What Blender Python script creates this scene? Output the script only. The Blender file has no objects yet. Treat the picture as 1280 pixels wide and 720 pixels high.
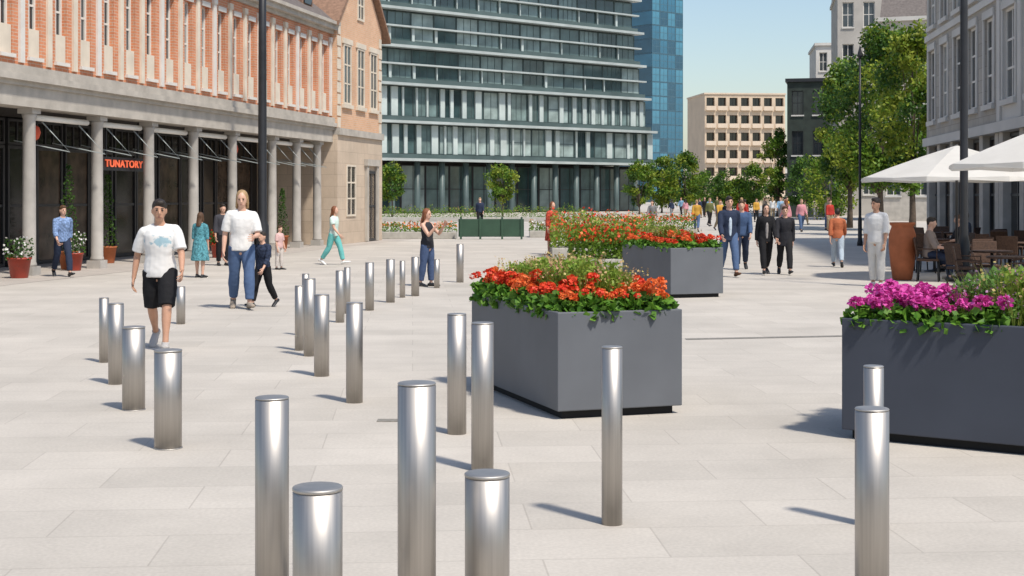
import bpy, bmesh, math, random
from mathutils import Vector, Matrix, noise as mnoise
random.seed(7)
D=bpy.data; S=bpy.context.scene; COL=S.collection
R=math.radians
F=1778.0; HZ=245.0; CH=1.75
def PX(px,Y): return ((px-640)/F*Y, Y)
def GP(px,py):
    Y=CH*F/(py-HZ); return PX(px,Y)

# ------------------------------------------------------------------ materials
def newmat(name):
    m=D.materials.new(name); m.use_nodes=True
    nt=m.node_tree; b=nt.nodes['Principled BSDF']; return m,nt,b
def L(nt,a,b): nt.links.new(a,b)
def M(name,col,rough=.7,metal=0,var=.15,scale=4,bump=0,bscale=40,spec=.4,stretch=None,world=False,rvar=0,aniso=0):
    m,nt,b=newmat(name); n=nt.nodes
    b.inputs['Roughness'].default_value=rough; b.inputs['Metallic'].default_value=metal
    b.inputs['Specular IOR Level'].default_value=spec
    tc=n.new('ShaderNodeTexCoord'); src=tc.outputs['Object']
    if world:
        g=n.new('ShaderNodeNewGeometry'); src=g.outputs['Position']
    if stretch:
        mp=n.new('ShaderNodeMapping'); mp.inputs['Scale'].default_value=stretch; L(nt,src,mp.inputs[0]); src=mp.outputs[0]
    no=n.new('ShaderNodeTexNoise'); no.inputs['Scale'].default_value=scale; no.inputs['Detail'].default_value=5
    L(nt,src,no.inputs['Vector'])
    mr=n.new('ShaderNodeMapRange'); mr.inputs[1].default_value=.25; mr.inputs[2].default_value=.75
    mr.inputs[3].default_value=1-var; mr.inputs[4].default_value=1+var
    L(nt,no.outputs['Fac'],mr.inputs[0])
    vm=n.new('ShaderNodeVectorMath'); vm.operation='SCALE'; vm.inputs[0].default_value=col[:3]
    L(nt,mr.outputs[0],vm.inputs['Scale']); L(nt,vm.outputs[0],b.inputs['Base Color'])
    if aniso:
        b.inputs['Anisotropic'].default_value=aniso
        tg=n.new('ShaderNodeTangent'); tg.direction_type='RADIAL'; tg.axis='Z'; L(nt,tg.outputs[0],b.inputs['Tangent'])
    if rvar:
        r2=n.new('ShaderNodeMapRange'); r2.inputs[3].default_value=max(0,rough-rvar); r2.inputs[4].default_value=rough+rvar
        L(nt,no.outputs['Fac'],r2.inputs[0]); L(nt,r2.outputs[0],b.inputs['Roughness'])
    if bump:
        n2=n.new('ShaderNodeTexNoise'); n2.inputs['Scale'].default_value=bscale; n2.inputs['Detail'].default_value=4
        L(nt,src,n2.inputs['Vector'])
        bp=n.new('ShaderNodeBump'); bp.inputs['Strength'].default_value=bump; bp.inputs['Distance'].default_value=.02
        L(nt,n2.outputs['Fac'],bp.inputs['Height']); L(nt,bp.outputs[0],b.inputs['Normal'])
    return m
def leafmat(name,c1,c2,scale=3,trans=.25):
    m,nt,b=newmat(name); n=nt.nodes
    g=n.new('ShaderNodeNewGeometry'); no=n.new('ShaderNodeTexNoise'); no.inputs['Scale'].default_value=scale; no.inputs['Detail'].default_value=3
    L(nt,g.outputs['Position'],no.inputs['Vector'])
    cr=n.new('ShaderNodeValToRGB'); cr.color_ramp.elements[0].position=.35; cr.color_ramp.elements[1].position=.65
    cr.color_ramp.elements[0].color=(*c1,1); cr.color_ramp.elements[1].color=(*c2,1)
    L(nt,no.outputs['Fac'],cr.inputs[0]); L(nt,cr.outputs[0],b.inputs['Base Color']); b.inputs['Roughness'].default_value=.5
    b.inputs['Specular IOR Level'].default_value=.3
    t=n.new('ShaderNodeBsdfTranslucent'); L(nt,cr.outputs[0],t.inputs[0])
    mx=n.new('ShaderNodeMixShader'); mx.inputs[0].default_value=trans
    L(nt,b.outputs[0],mx.inputs[1]); L(nt,t.outputs[0],mx.inputs[2]); L(nt,mx.outputs[0],n['Material Output'].inputs[0])
    return m
def brickmat(name,c1,c2,mort,bw,rh,ms,stain=.12,world=False,rot=0,rough=.85,bumpd=.004,xz=True):
    m,nt,b=newmat(name); n=nt.nodes; b.inputs['Roughness'].default_value=rough; b.inputs['Specular IOR Level'].default_value=.3
    if world: src=n.new('ShaderNodeNewGeometry').outputs['Position']
    else: src=n.new('ShaderNodeTexCoord').outputs['Object']
    if xz:
        sp=n.new('ShaderNodeSeparateXYZ'); L(nt,src,sp.inputs[0]); ad=n.new('ShaderNodeMath'); ad.operation='ADD'
        L(nt,sp.outputs[0],ad.inputs[0]); L(nt,sp.outputs[1],ad.inputs[1])
        cb=n.new('ShaderNodeCombineXYZ'); L(nt,ad.outputs[0],cb.inputs[0]); L(nt,sp.outputs[2],cb.inputs[1]); v=cb.outputs[0]
    else:
        mp=n.new('ShaderNodeMapping'); mp.inputs['Rotation'].default_value=(0,0,rot); L(nt,src,mp.inputs[0]); v=mp.outputs[0]
    bt=n.new('ShaderNodeTexBrick'); L(nt,v,bt.inputs['Vector'])
    bt.inputs['Scale'].default_value=1; bt.inputs['Brick Width'].default_value=bw; bt.inputs['Row Height'].default_value=rh
    bt.inputs['Mortar Size'].default_value=ms; bt.inputs['Mortar Smooth'].default_value=.2; bt.inputs['Bias'].default_value=0
    bt.inputs['Color1'].default_value=(*c1,1); bt.inputs['Color2'].default_value=(*c2,1); bt.inputs['Mortar'].default_value=(*mort,1)
    no=n.new('ShaderNodeTexNoise'); no.inputs['Scale'].default_value=.7; no.inputs['Detail'].default_value=8; no.inputs['Roughness'].default_value=.65; L(nt,src,no.inputs['Vector'])
    mr=n.new('ShaderNodeMapRange'); mr.inputs[1].default_value=.25; mr.inputs[2].default_value=.75; mr.inputs[3].default_value=1-stain; mr.inputs[4].default_value=1+stain
    L(nt,no.outputs['Fac'],mr.inputs[0])
    n3=n.new('ShaderNodeTexNoise'); n3.inputs['Scale'].default_value=45; n3.inputs['Detail'].default_value=3; L(nt,src,n3.inputs['Vector'])
    m3=n.new('ShaderNodeMapRange'); m3.inputs[1].default_value=.2; m3.inputs[2].default_value=.8; m3.inputs[3].default_value=.90; m3.inputs[4].default_value=1.10
    L(nt,n3.outputs['Fac'],m3.inputs[0])
    mu=n.new('ShaderNodeMath'); mu.operation='MULTIPLY'; L(nt,mr.outputs[0],mu.inputs[0]); L(nt,m3.outputs[0],mu.inputs[1])
    vm=n.new('ShaderNodeVectorMath'); vm.operation='SCALE'; L(nt,bt.outputs['Color'],vm.inputs[0]); L(nt,mu.outputs[0],vm.inputs['Scale'])
    L(nt,vm.outputs[0],b.inputs['Base Color'])
    bp=n.new('ShaderNodeBump'); bp.invert=True; bp.inputs['Strength'].default_value=.35; bp.inputs['Distance'].default_value=bumpd
    L(nt,bt.outputs['Fac'],bp.inputs['Height']); L(nt,bp.outputs[0],b.inputs['Normal'])
    return m

m_ground=brickmat('paving_slabs',(.485,.447,.395),(.437,.403,.355),(.385,.353,.31),1.25,.62,.005,.14,True,R(-4),.8,.0015,False)
m_pave2=brickmat('pale_setts',(.44,.395,.35),(.395,.355,.315),(.34,.31,.28),.4,.2,.007,.12,True,R(11),.8,.003,False)
m_brick=brickmat('orange_brick',(.61,.25,.13),(.54,.20,.10),(.53,.39,.30),.23,.075,.009,.18)
m_peach=brickmat('peach_brick',(.66,.40,.245),(.61,.345,.20),(.58,.46,.36),.23,.075,.009,.16)
m_stoneb=brickmat('stone_blocks',(.56,.455,.35),(.50,.40,.305),(.40,.32,.25),.9,.42,.008,.18)
m_greyb=brickmat('grey_stone_blocks',(.40,.37,.33),(.34,.315,.28),(.25,.23,.205),.8,.38,.01,.18)
m_stone=M('weathered_stone',(.43,.395,.345),.85,var=.2,scale=2.5,bump=.2,bscale=25)
m_colst=M('grey_column_stone',(.42,.395,.36),.85,var=.18,scale=2.5,bump=.2,bscale=25)
m_cream=M('cream_render',(.64,.565,.46),.8,var=.14,scale=2)
m_white=M('off_white_paint',(.66,.63,.58),.6,var=.08,scale=3)
m_slate=M('slate_roof',(.14,.12,.11),.7,var=.3,scale=6,bump=.3,bscale=30)
m_rooft=M('brown_tile_roof',(.25,.15,.10),.8,var=.3,scale=8,bump=.3,bscale=30)
m_black=M('black_iron',(.022,.023,.026),.45,var=.2,scale=6)
m_dframe=M('dark_window_frame',(.035,.035,.038),.45,var=.15)
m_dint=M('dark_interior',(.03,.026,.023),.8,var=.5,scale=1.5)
m_gl=[M('dark_glass_a',(.022,.028,.032),.06,var=.4,scale=.7,spec=.6),M('dark_glass_b',(.055,.065,.07),.08,var=.4,scale=.9,spec=.6),M('blind_glass',(.25,.26,.25),.2,var=.3,scale=1.2,spec=.5)]
m_shopgl=[M('shop_glass_a',(.016,.015,.014),.1,var=.5,scale=1,spec=.25),M('shop_glass_b',(.07,.048,.034),.15,var=.9,scale=2.2,spec=.25)]
m_tealgl=[M('teal_glass_a',(.065,.11,.11),.1,var=.5,scale=.5,spec=.8),M('teal_glass_b',(.14,.20,.195),.12,var=.5,scale=.6,spec=.8),M('teal_glass_c',(.03,.058,.06),.1,var=.5,scale=.7,spec=.8),M('teal_glass_reflection',(.28,.35,.335),.15,var=.5,scale=.6,spec=.8)]  # palest, last tone paints bright sky reflections into the pane colour
m_ledge=M('pale_grey_ledge',(.39,.43,.42),.5,var=.15,scale=.6)
m_spand=M('dark_teal_spandrel',(.075,.108,.106),.45,var=.3,scale=.4)
m_fin=M('pale_fin_panel',(.46,.52,.50),.5,var=.2,scale=.5)
m_bluegl=[M('blue_glass_a',(.03,.135,.215),.08,var=.25,scale=.2,spec=.8),M('blue_glass_b',(.055,.20,.29),.08,var=.25,scale=.2,spec=.8),M('blue_glass_c',(.018,.075,.125),.08,var=.25,scale=.2,spec=.8)]
m_bluefr=M('blue_grey_mullion',(.07,.15,.20),.4,var=.1)
m_tan=M('tan_concrete',(.58,.46,.34),.85,var=.1,scale=.4)
m_tan2=M('light_tan_concrete',(.60,.49,.38),.85,var=.1,scale=.4)
m_grey=M('grey_render',(.40,.375,.34),.85,var=.14,scale=.8,bump=.1)
m_lgrey=M('light_grey_render',(.54,.52,.485),.85,var=.14,scale=.5)
m_dgreen=M('dark_green_cladding',(.025,.035,.028),.7,var=.4,scale=1.5)
m_dbrown=M('dark_brown_stone',(.13,.11,.095),.85,var=.2,scale=.6)
m_steel=M('brushed_steel',(.45,.425,.395),.49,1,var=.12,scale=3,stretch=(24,24,.5),rvar=.06,aniso=.15)  # brushed grain; its vertical colour streaks also paint in reflected bands
m_steelcap=M('steel_cap',(.48,.46,.43),.55,1,var=.06,scale=30)
m_box=M('slate_grey_planter_paint',(.125,.134,.148),.6,var=.10,scale=2,spec=.35)
m_boxn=M('navy_planter_paint',(.058,.066,.086),.6,var=.10,scale=2,spec=.3)
m_plinth=M('shadow_gap_plinth',(.015,.015,.016),.8)  # recessed plinth; near-black colour also paints the shadow gap under the planter
m_soil=M('soil',(.05,.035,.025),.95,var=.4,scale=30,bump=.6)
m_bark=M('bark',(.10,.075,.055),.9,var=.3,scale=12,bump=.5)
m_leafA=leafmat('leaf_bright',(.08,.18,.018),(.18,.28,.03),3,.35)
m_leafB=leafmat('leaf_dark',(.03,.085,.014),(.07,.145,.022),3,.3)
m_leafY=leafmat('leaf_yellow_green',(.16,.24,.02),(.31,.35,.045),3,.35)
m_leafG=leafmat('geranium_leaf',(.06,.17,.02),(.15,.30,.035),20)
m_blade=leafmat('grass_blade',(.16,.25,.03),(.34,.38,.08),12,.35)
m_leafL=leafmat('lime_leaf',(.14,.26,.03),(.31,.40,.06),14,.35)
m_leafF=leafmat('fresh_green_leaf',(.09,.21,.04),(.20,.34,.08),14,.35)
m_red=leafmat('red_petal',(.66,.03,.014),(.78,.10,.035),25,.2)
m_orange=leafmat('orange_petal',(.75,.11,.025),(.80,.22,.06),25,.2)
m_mut=leafmat('muted_rust_petal',(.40,.15,.08),(.50,.28,.14),8,.2)
m_pink=leafmat('magenta_petal',(.58,.03,.30),(.72,.12,.45),25,.2)
m_purple=leafmat('purple_petal',(.38,.18,.38),(.50,.30,.46),25,.2)
m_whitep=leafmat('white_petal',(.7,.68,.66),(.8,.78,.74),25,.2)
m_dusty=leafmat('dusty_seedhead',(.55,.30,.20),(.50,.46,.14),9,.25)
m_canvas=M('cream_canvas',(.80,.78,.73),.85,var=.05,scale=3)
m_terr=M('terracotta',(.40,.125,.05),.75,var=.2,scale=6,bump=.15)
m_redpot=M('red_glazed_pot',(.33,.05,.03),.4,var=.2,scale=6)
m_wicker=M('dark_brown_wicker',(.075,.04,.025),.7,var=.4,scale=30,bump=.3)
m_greenp=M('green_painted_panel',(.035,.08,.05),.6,var=.2,scale=2)
m_signred=M('red_sign_letters',(.62,.085,.035),.5,var=.05)
m_signlit,_nt,_b=newmat('lit_red_letters'); _b.inputs['Base Color'].default_value=(.7,.12,.05,1); _b.inputs['Emission Color'].default_value=(1,.17,.07,1); _b.inputs['Emission Strength'].default_value=.55
m_concr=M('concrete_kerb',(.40,.38,.34),.85,var=.15,scale=5)
m_drain=M('iron_drain',(.21,.195,.17),.7,.0,var=.3,scale=20)

# ------------------------------------------------------------------ mesh builder
class MB:
    def __init__(s): s.v=[];s.f=[];s.m=[];s.sm=[]
    def add(s,vs,fs,mi=0,smooth=False):
        o=len(s.v); s.v+= [tuple(v) for v in vs]
        for f in fs: s.f.append(tuple(i+o for i in f)); s.m.append(mi); s.sm.append(smooth)
    def box(s,x0,x1,y0,y1,z0,z1,mi=0):
        s.add([(x0,y0,z0),(x1,y0,z0),(x1,y1,z0),(x0,y1,z0),(x0,y0,z1),(x1,y0,z1),(x1,y1,z1),(x0,y1,z1)],
              [(0,3,2,1),(4,5,6,7),(0,1,5,4),(1,2,6,5),(2,3,7,6),(3,0,4,7)],mi)
    def prism(s,poly,a0,a1,axis='y',mi=0):
        n=len(poly)
        def mk(p,a):
            return (p[0],a,p[1]) if axis=='y' else ((a,p[0],p[1]) if axis=='x' else (p[0],p[1],a))
        vs=[mk(p,a0) for p in poly]+[mk(p,a1) for p in poly]
        fs=[tuple(range(n)),tuple(range(2*n-1,n-1,-1))]+[(i,i+n,(i+1)%n+n,(i+1)%n) for i in range(n)]
        s.add(vs,fs,mi)
    def tube(s,pts,rads,seg=8,ref=(1,0,0),mi=0,smooth=True,dome=False):
        pts=[Vector(p) for p in pts]; n=len(pts); rr=[]
        for i in range(n):
            r=rads[i] if isinstance(rads,(list,tuple)) and not (len(rads)==2 and n!=2 and not isinstance(rads[0],tuple)) else rads
            rr.append(r if isinstance(r,tuple) else (r,r))
        if dome:
            t0=(pts[0]-pts[1]).normalized(); t1=(pts[-1]-pts[-2]).normalized()
            a=rr[0];b=rr[-1]
            pts=[pts[0]+t0*min(a)*.85,pts[0]+t0*min(a)*.55]+pts+[pts[-1]+t1*min(b)*.55,pts[-1]+t1*min(b)*.85]
            rr=[(a[0]*.4,a[1]*.4),(a[0]*.8,a[1]*.8)]+rr+[(b[0]*.8,b[1]*.8),(b[0]*.4,b[1]*.4)]
            n=len(pts)
        vs=[];ref=Vector(ref)
        for i in range(n):
            t=(pts[min(i+1,n-1)]-pts[max(i-1,0)])
            t=t.normalized() if t.length>1e-9 else Vector((0,0,1))
            q=ref-t*ref.dot(t)
            if q.length<.15: q=Vector((0,1,0))-t*t.y
            if q.length<.15: q=Vector((0,0,1))-t*t.z
            q.normalize(); b=t.cross(q)
            for k in range(seg):
                a=2*math.pi*k/seg
                vs.append(pts[i]+q*math.cos(a)*rr[i][0]+b*math.sin(a)*rr[i][1])
        fs=[]
        for i in range(n-1):
            for k in range(seg):
                k2=(k+1)%seg; fs.append((i*seg+k,i*seg+k2,(i+1)*seg+k2,(i+1)*seg+k))
        s.add(vs,fs,mi,smooth)
        o=len(s.v)-len(vs)
        s.f.append(tuple(o+k for k in range(seg-1,-1,-1))); s.m.append(mi); s.sm.append(False)
        s.f.append(tuple(o+(n-1)*seg+k for k in range(seg))); s.m.append(mi); s.sm.append(False)
    def lathe(s,prof,cx=0,cy=0,seg=24,mi=0,smooth=True):
        vs=[];fs=[];n=len(prof)
        for r,z in prof:
            for k in range(seg):
                a=2*math.pi*k/seg; vs.append((cx+r*math.cos(a),cy+r*math.sin(a),z))
        for i in range(n-1):
            for k in range(seg):
                k2=(k+1)%seg; fs.append((i*seg+k,i*seg+k2,(i+1)*seg+k2,(i+1)*seg+k))
        s.add(vs,fs,mi,smooth); o=len(s.v)-len(vs)
        s.f.append(tuple(o+k for k in range(seg-1,-1,-1))); s.m.append(mi); s.sm.append(False)
        s.f.append(tuple(o+(n-1)*seg+k for k in range(seg))); s.m.append(mi); s.sm.append(False)
    def ell(s,c,r,ax=None,seg=12,ring=8,mi=0):
        c=Vector(c)
        if ax is None: ax=(Vector((1,0,0)),Vector((0,1,0)),Vector((0,0,1)))
        vs=[c-ax[2]*r[2]];fs=[]
        for i in range(1,ring):
            t=-math.pi/2+math.pi*i/ring
            for k in range(seg):
                a=2*math.pi*k/seg
                vs.append(c+ax[0]*r[0]*math.cos(t)*math.cos(a)+ax[1]*r[1]*math.cos(t)*math.sin(a)+ax[2]*r[2]*math.sin(t))
        vs.append(c+ax[2]*r[2]); top=len(vs)-1
        for k in range(seg):
            fs.append((0,1+(k+1)%seg,1+k)); fs.append((top,top-seg+k,top-seg+(k+1)%seg))
        for i in range(ring-2):
            for k in range(seg):
                k2=(k+1)%seg; a=1+i*seg; fs.append((a+k,a+k2,a+seg+k2,a+seg+k))
        s.add(vs,fs,mi,True)
    def leaf(s,c,size,mi=0,rng=random,asp=1.6,up=0):
        d=Vector((rng.gauss(0,1),rng.gauss(0,1),rng.gauss(0,1)+up)).normalized()
        e=d.orthogonal().normalized(); e.rotate(Matrix.Rotation(rng.random()*6.28,3,d)); g=d.cross(e)
        c=Vector(c); a=size*.5; b=a/asp
        s.add([c-e*a,c+g*b-e*a*.1,c+e*a,c-g*b-e*a*.1],[(0,1,2,3)],mi)
    def mesh(s,name,mats,bevel=0):
        me=D.meshes.new(name); me.from_pydata(s.v,[],s.f)
        if not isinstance(mats,(list,tuple)): mats=[mats]
        for m in mats: me.materials.append(m)
        me.polygons.foreach_set('material_index',s.m); me.polygons.foreach_set('use_smooth',s.sm)
        if bevel:
            bm=bmesh.new(); bm.from_mesh(me); bmesh.ops.remove_doubles(bm,verts=bm.verts,dist=1e-5)
            bmesh.ops.bevel(bm,geom=[e for e in bm.edges if len(e.link_faces)==2 and e.calc_face_angle(0)>.5],offset=bevel,segments=2,affect='EDGES',profile=.5)
            bm.to_mesh(me); bm.free()
        me.update(); return me
    def build(s,name,mats,parent=None,loc=(0,0,0),bevel=0,kind=None):
        o=link(name,s.mesh(name,mats,bevel),parent,loc)
        if kind: o['kind']=kind
        return o
def BOX(name,m,parent,*d):
    b=MB(); b.box(*d); return b.build(name,m,parent)
def link(name,me,parent=None,loc=(0,0,0)):
    o=D.objects.new(name,me); COL.objects.link(o); o.location=loc
    if parent: o.parent=parent
    return o
def tag(o,label,cat,group=None,kind=None):
    if label: o['label']=label
    if cat: o['category']=cat
    if group: o['group']=group
    if kind: o['kind']=kind
    return o
def thing(name,label,cat,loc=(0,0,0),rz=0,group=None):
    o=D.objects.new(name,None); COL.objects.link(o); o.location=loc; o.rotation_euler=(0,0,rz); o.empty_display_size=.2
    return tag(o,label,cat,group)
def dup(o,parent=None):
    c=o.copy(); COL.objects.link(c)
    if parent: c.parent=parent
    for ch in list(o.children): dup(ch,c)
    return c
class Proto:
    def __init__(s,make): s.make=make; s.root=None
    def place(s,loc,rz=0,sc=1,label=None,group=None):
        if s.root is None: s.root=s.make(); o=s.root
        else: o=dup(s.root)
        o.location=loc; o.rotation_euler=(0,0,rz); o.scale=(sc,sc,sc) if not isinstance(sc,tuple) else sc
        if label: o['label']=label
        if group: o['group']=group
        return o

# ------------------------------------------------------------------ world, sun, camera
EL=R(58); AZ=Vector((.62,-.78))
sv=Vector((AZ.x*math.cos(EL),AZ.y*math.cos(EL),math.sin(EL))).normalized()
w=D.worlds.new('World'); S.world=w; w.use_nodes=True
nt=w.node_tree; bg=nt.nodes['Background']; sky=nt.nodes.new('ShaderNodeTexSky'); sky.sky_type='NISHITA'; sky.sun_disc=False
sky.sun_elevation=EL; sky.sun_rotation=math.atan2(sv.x,sv.y); sky.air_density=1.1; sky.dust_density=1.2; sky.ozone_density=1.2
nt.links.new(sky.outputs[0],bg.inputs[0]); bg.inputs[1].default_value=.15
sl=D.lights.new('sun','SUN'); sl.energy=4.5; sl.angle=R(4.0); sl.color=(1,.935,.84)
so=D.objects.new('sun',sl); COL.objects.link(so); so.rotation_euler=sv.to_track_quat('Z','Y').to_euler(); so.location=(20,-20,40)
cam=D.cameras.new('camera'); co=D.objects.new('camera',cam); COL.objects.link(co)
co.location=(0,0,CH); co.rotation_euler=(R(90),0,0); cam.lens=50; cam.sensor_width=36; cam.shift_y=-115/1280; cam.clip_end=4000
S.camera=co
S.view_settings.view_transform='Standard'; S.view_settings.look='None'; S.view_settings.exposure=0

# ------------------------------------------------------------------ ground
g=MB(); g.add([(-900,-300,0),(900,-300,0),(900,2500,0),(-900,2500,0)],[(0,1,2,3)])
tag(g.build('ground',m_ground),'pale beige grey stone slab paving of the open plaza','ground',kind='structure')

# ------------------------------------------------------------------ building helpers
cache={}
def window(root,ua,ub,za,zb,y,fm,pm,bars=(1,1),fw=.06,name='window',dep=.08):
    w_=round(ub-ua,3); h_=round(zb-za,3); key=(w_,h_,bars,fm.name,fw,dep)
    if key not in cache:
        b=MB(); b.box(0,fw,0,dep,0,h_); b.box(w_-fw,w_,0,dep,0,h_); b.box(fw,w_-fw,0,dep,0,fw); b.box(fw,w_-fw,0,dep,h_-fw,h_)
        iw=w_-2*fw; ih=h_-2*fw; t=fw*.4
        for i in range(bars[0]):
            x=fw+iw*(i+1)/(bars[0]+1); b.box(x-t,x+t,.012,dep-.012,fw,h_-fw)
        for i in range(bars[1]):
            z=fw+ih*(i+1)/(bars[1]+1); b.box(fw,w_-fw,.02,dep-.02,z-t,z+t)
        p=MB(); p.box(fw*.6,w_-fw*.6,dep*.5,dep*.5+.015,fw*.6,h_-fw*.6)
        cache[key]=(b.mesh('window_frame_mesh',fm),p)
    fme,p=cache[key]
    o=link(name,fme,root,(ua,y,za))
    k2=key+(pm.name,)
    if k2 not in cache: cache[k2]=p.mesh('pane_mesh',pm)
    link('pane',cache[k2],o)
    return o
def wallgrid(b,u0,u1,z0,z1,th,rows,cols,mi=0):
    z=z0
    for za,zb in rows:
        if za>z+1e-4: b.box(u0,u1,0,th,z,za,mi)
        u=u0
        for ua,ub in cols:
            if ua>u+1e-4: b.box(u,ua,0,th,za,zb,mi)
            u=ub
        if u1>u+1e-4: b.box(u,u1,0,th,za,zb,mi)
        z=zb
    if z1>z+1e-4: b.box(u0,u1,0,th,z,z1,mi)
def frame_pt(root,u,y,z):
    a=root.rotation_euler.z; return Vector((root.location.x+u*math.cos(a)-y*math.sin(a), root.location.y+u*math.sin(a)+y*math.cos(a), z))

# ------------------------------------------------------------------ left brick building with colonnade
thL=math.atan2(.98,.196)
LB=thing('brick_building','orange brick building with stone colonnade of shops along the left side','building',(-10.5,31,0),thL)
U0,U1=-5,20.4
bay=1.15; cols=[];u=U0+.32
while u+.50<U1-.2: cols.append((u,u+.50)); u+=bay
b=MB(); wallgrid(b,U0,U1,4.55,7.55,.3,[(4.78,7.1)],cols); b.box(U0,U1,.55,8,4.55,7.55); b.build('wall',m_brick,LB)
for i,(ua,ub) in enumerate(cols):
    window(LB,ua,ub,4.78,7.1,.12,m_white,m_gl[random.choice((0,1,1,2))],(1,3),.06)
    BOX('sill',m_white,LB,ua-.05,ub+.05,-.07,.10,4.70,4.777); BOX('lintel',m_white,LB,ua-.03,ub+.03,-.04,.1,7.103,7.24)
    BOX('spandrel_panel',m_cream,LB,ua+.015,ub-.015,.02,.115,4.782,5.40)
for i,(ua,ub) in enumerate(cols):
    c=ub+(bay-.50)/2
    if c>U1-.1: continue
    s=MB(); s.box(c-.095,c+.095,-.06,-.002,4.62,7.25); s.box(c-.13,c+.13,-.085,-.003,7.25,7.42); s.build('pilaster',m_cream if i%3 else m_white,LB)
b=MB(); b.box(U0,U1,-.08,.5,3.68,4.12); b.box(U0,U1,-.14,.5,4.12,4.22); b.box(U0,U1,-.24,.5,4.22,4.36); b.box(U0,U1,-.16,.5,4.36,4.546); b.build('entablature',m_stone,LB)
b=MB(); b.box(U0,U1,-.12,.4,7.556,7.68); b.box(U0,U1,-.28,.4,7.68,7.84); b.box(U0,U1,-.38,.4,7.84,7.95); b.build('cornice',m_stone,LB)
roof=MB(); roof.prism([(-.3,7.953),(3.6,10.9),(8,10.9),(8,7.953)],U0,U1,'x'); roofo=roof.build('roof',m_slate,LB)
for uc in (6.0,10.5,15.0,18.6):
    d=MB(); d.box(uc-.55,uc+.55,.25,2.6,8.25,9.35); d.prism([(uc-.75,9.35),(uc+.75,9.35),(uc,10.05)],.1,3.2,'y'); d.box(uc-.38,uc+.38,.2,.245,8.4,9.2,1)
    d.build('dormer',[m_rooft,m_gl[0]],roofo)
cu=[-2.7,.3,3.4,6.2,9.0,11.8,15.1,17.4,19.5]
for uc in cu:
    c=MB(); c.box(uc-.18,uc+.18,.02,.38,0,.2); c.lathe([(.165,.2),(.165,.25),(.148,.3),(.145,1.5),(.135,3.46),(.155,3.5),(.165,3.56)],uc,.2,20)
    c.box(uc-.18,uc+.18,.02,.38,3.56,3.677); c.build('column',m_colst,LB)
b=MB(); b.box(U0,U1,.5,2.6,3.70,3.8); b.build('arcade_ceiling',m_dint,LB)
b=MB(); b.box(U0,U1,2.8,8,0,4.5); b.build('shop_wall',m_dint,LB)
for i in range(len(cu)-1):
    a,c=cu[i]+.05,cu[i+1]-.05; n=max(1,round((c-a)/1.4)); wd=(c-a)/n
    for k in range(n):
        window(LB,a+k*wd+.02,a+(k+1)*wd-.02,.02,3.0,2.6,m_dframe,m_shopgl[(i+k)%2],(0,1),.08,'shop_window')
        window(LB,a+k*wd+.02,a+(k+1)*wd-.02,3.02,3.66,2.6,m_dframe,m_shopgl[0],(2,0),.06,'transom_window')
for i in range(1,len(cu)-1):
    a,c=cu[i]+.35,cu[i+1]-.35; p=frame_pt(LB,(a+c)/2,0,0)
    t=thing('awning','folded grey awning '+['right of the first column','above the red shop sign','left of the teal dressed child','right of the teal dressed child','behind the dark lamp post','just beyond the dark lamp post','near the gable end'][i-1],'awning',(p.x,p.y,0),thL,'awnings under the colonnade')
    hw=(c-a)/2
    r=MB(); r.tube([(-hw,.28,3.5),(hw,.28,3.5)],[.07,.07],10,(0,1,0)); r.build('roll',m_canvas,t)
    for s_ in (-.7,.7):
        q=MB(); q.tube([(s_*hw,.3,3.42),(s_*hw+.25,-.25,2.75),(s_*hw-.15,.9,3.0)],[.018,.018,.014],6); q.build('arm',m_ledge,t)
G0,G1,GM=20.403,26.0,23.2
b=MB(); b.box(G0,G1,-.25,8,0,3.95); b.build('gable_base',m_stoneb,LB)
BOX('string_course',m_stone,LB,G0,G1,-.34,.4,3.953,4.2)
b=MB(); b.prism([(G0,4.203),(G1,4.203),(G1,8.25),(GM,10.8),(G0,8.25)],-.22,8,'y'); b.build('gable_wall',m_peach,LB)
b=MB()
for sx,e in ((-1,G0-.45),(1,G1+.55)):
    ze=8.25-.42; zt=10.95
    poly=[(e,ze),(e,ze+.16),(GM,zt+.16),(GM,zt)]
    if sx>0: poly=poly[::-1]
    b.prism(poly,-.45,8.1,'y')
b.build('gable_roof',m_rooft,LB)
for k in range(9):
    for uc in (G0+.22,G1-.22): BOX('quoin',m_cream,LB,uc-(.21 if k%2 else .15),uc+(.21 if k%2 else .15),-.25,-.223,4.22+k*.42,4.22+k*.42+.36)
for ua in (21.1,22.75,24.4):
    window(LB,ua,ua+.9,5.1,7.3,-.27,m_cream,m_gl[1],(1,2),.07)
    BOX('sill',m_cream,LB,ua-.12,ua+1.02,-.32,-.222,4.96,5.095); BOX('lintel',m_cream,LB,ua-.12,ua+1.02,-.29,-.222,7.303,7.5)
window(LB,GM-.4,GM+.4,8.35,9.5,-.27,m_cream,m_gl[0],(1,1),.08)
window(LB,23.9,25.0,.02,2.7,-.29,m_dframe,m_shopgl[0],(1,1),.09,'door')
BOX('door_jamb',m_stone,LB,23.68,23.897,-.36,-.252,.02,2.9); BOX('door_jamb',m_stone,LB,25.003,25.22,-.36,-.252,.02,2.9); BOX('door_lintel',m_stone,LB,23.6,25.3,-.4,-.252,2.903,3.15)
window(LB,21.4,22.5,1.0,2.9,-.29,m_cream,m_gl[0],(1,2),.07)
q=MB(); q.add([frame_pt(LB,-6,-1.2,.004),frame_pt(LB,27,-1.2,.004),frame_pt(LB,27,2.8,.004),frame_pt(LB,-6,2.8,.004)],[(0,1,2,3)])
tag(q.build('pavement',m_pave2),'pale sett paving along the colonnade','pavement',kind='structure')
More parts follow.
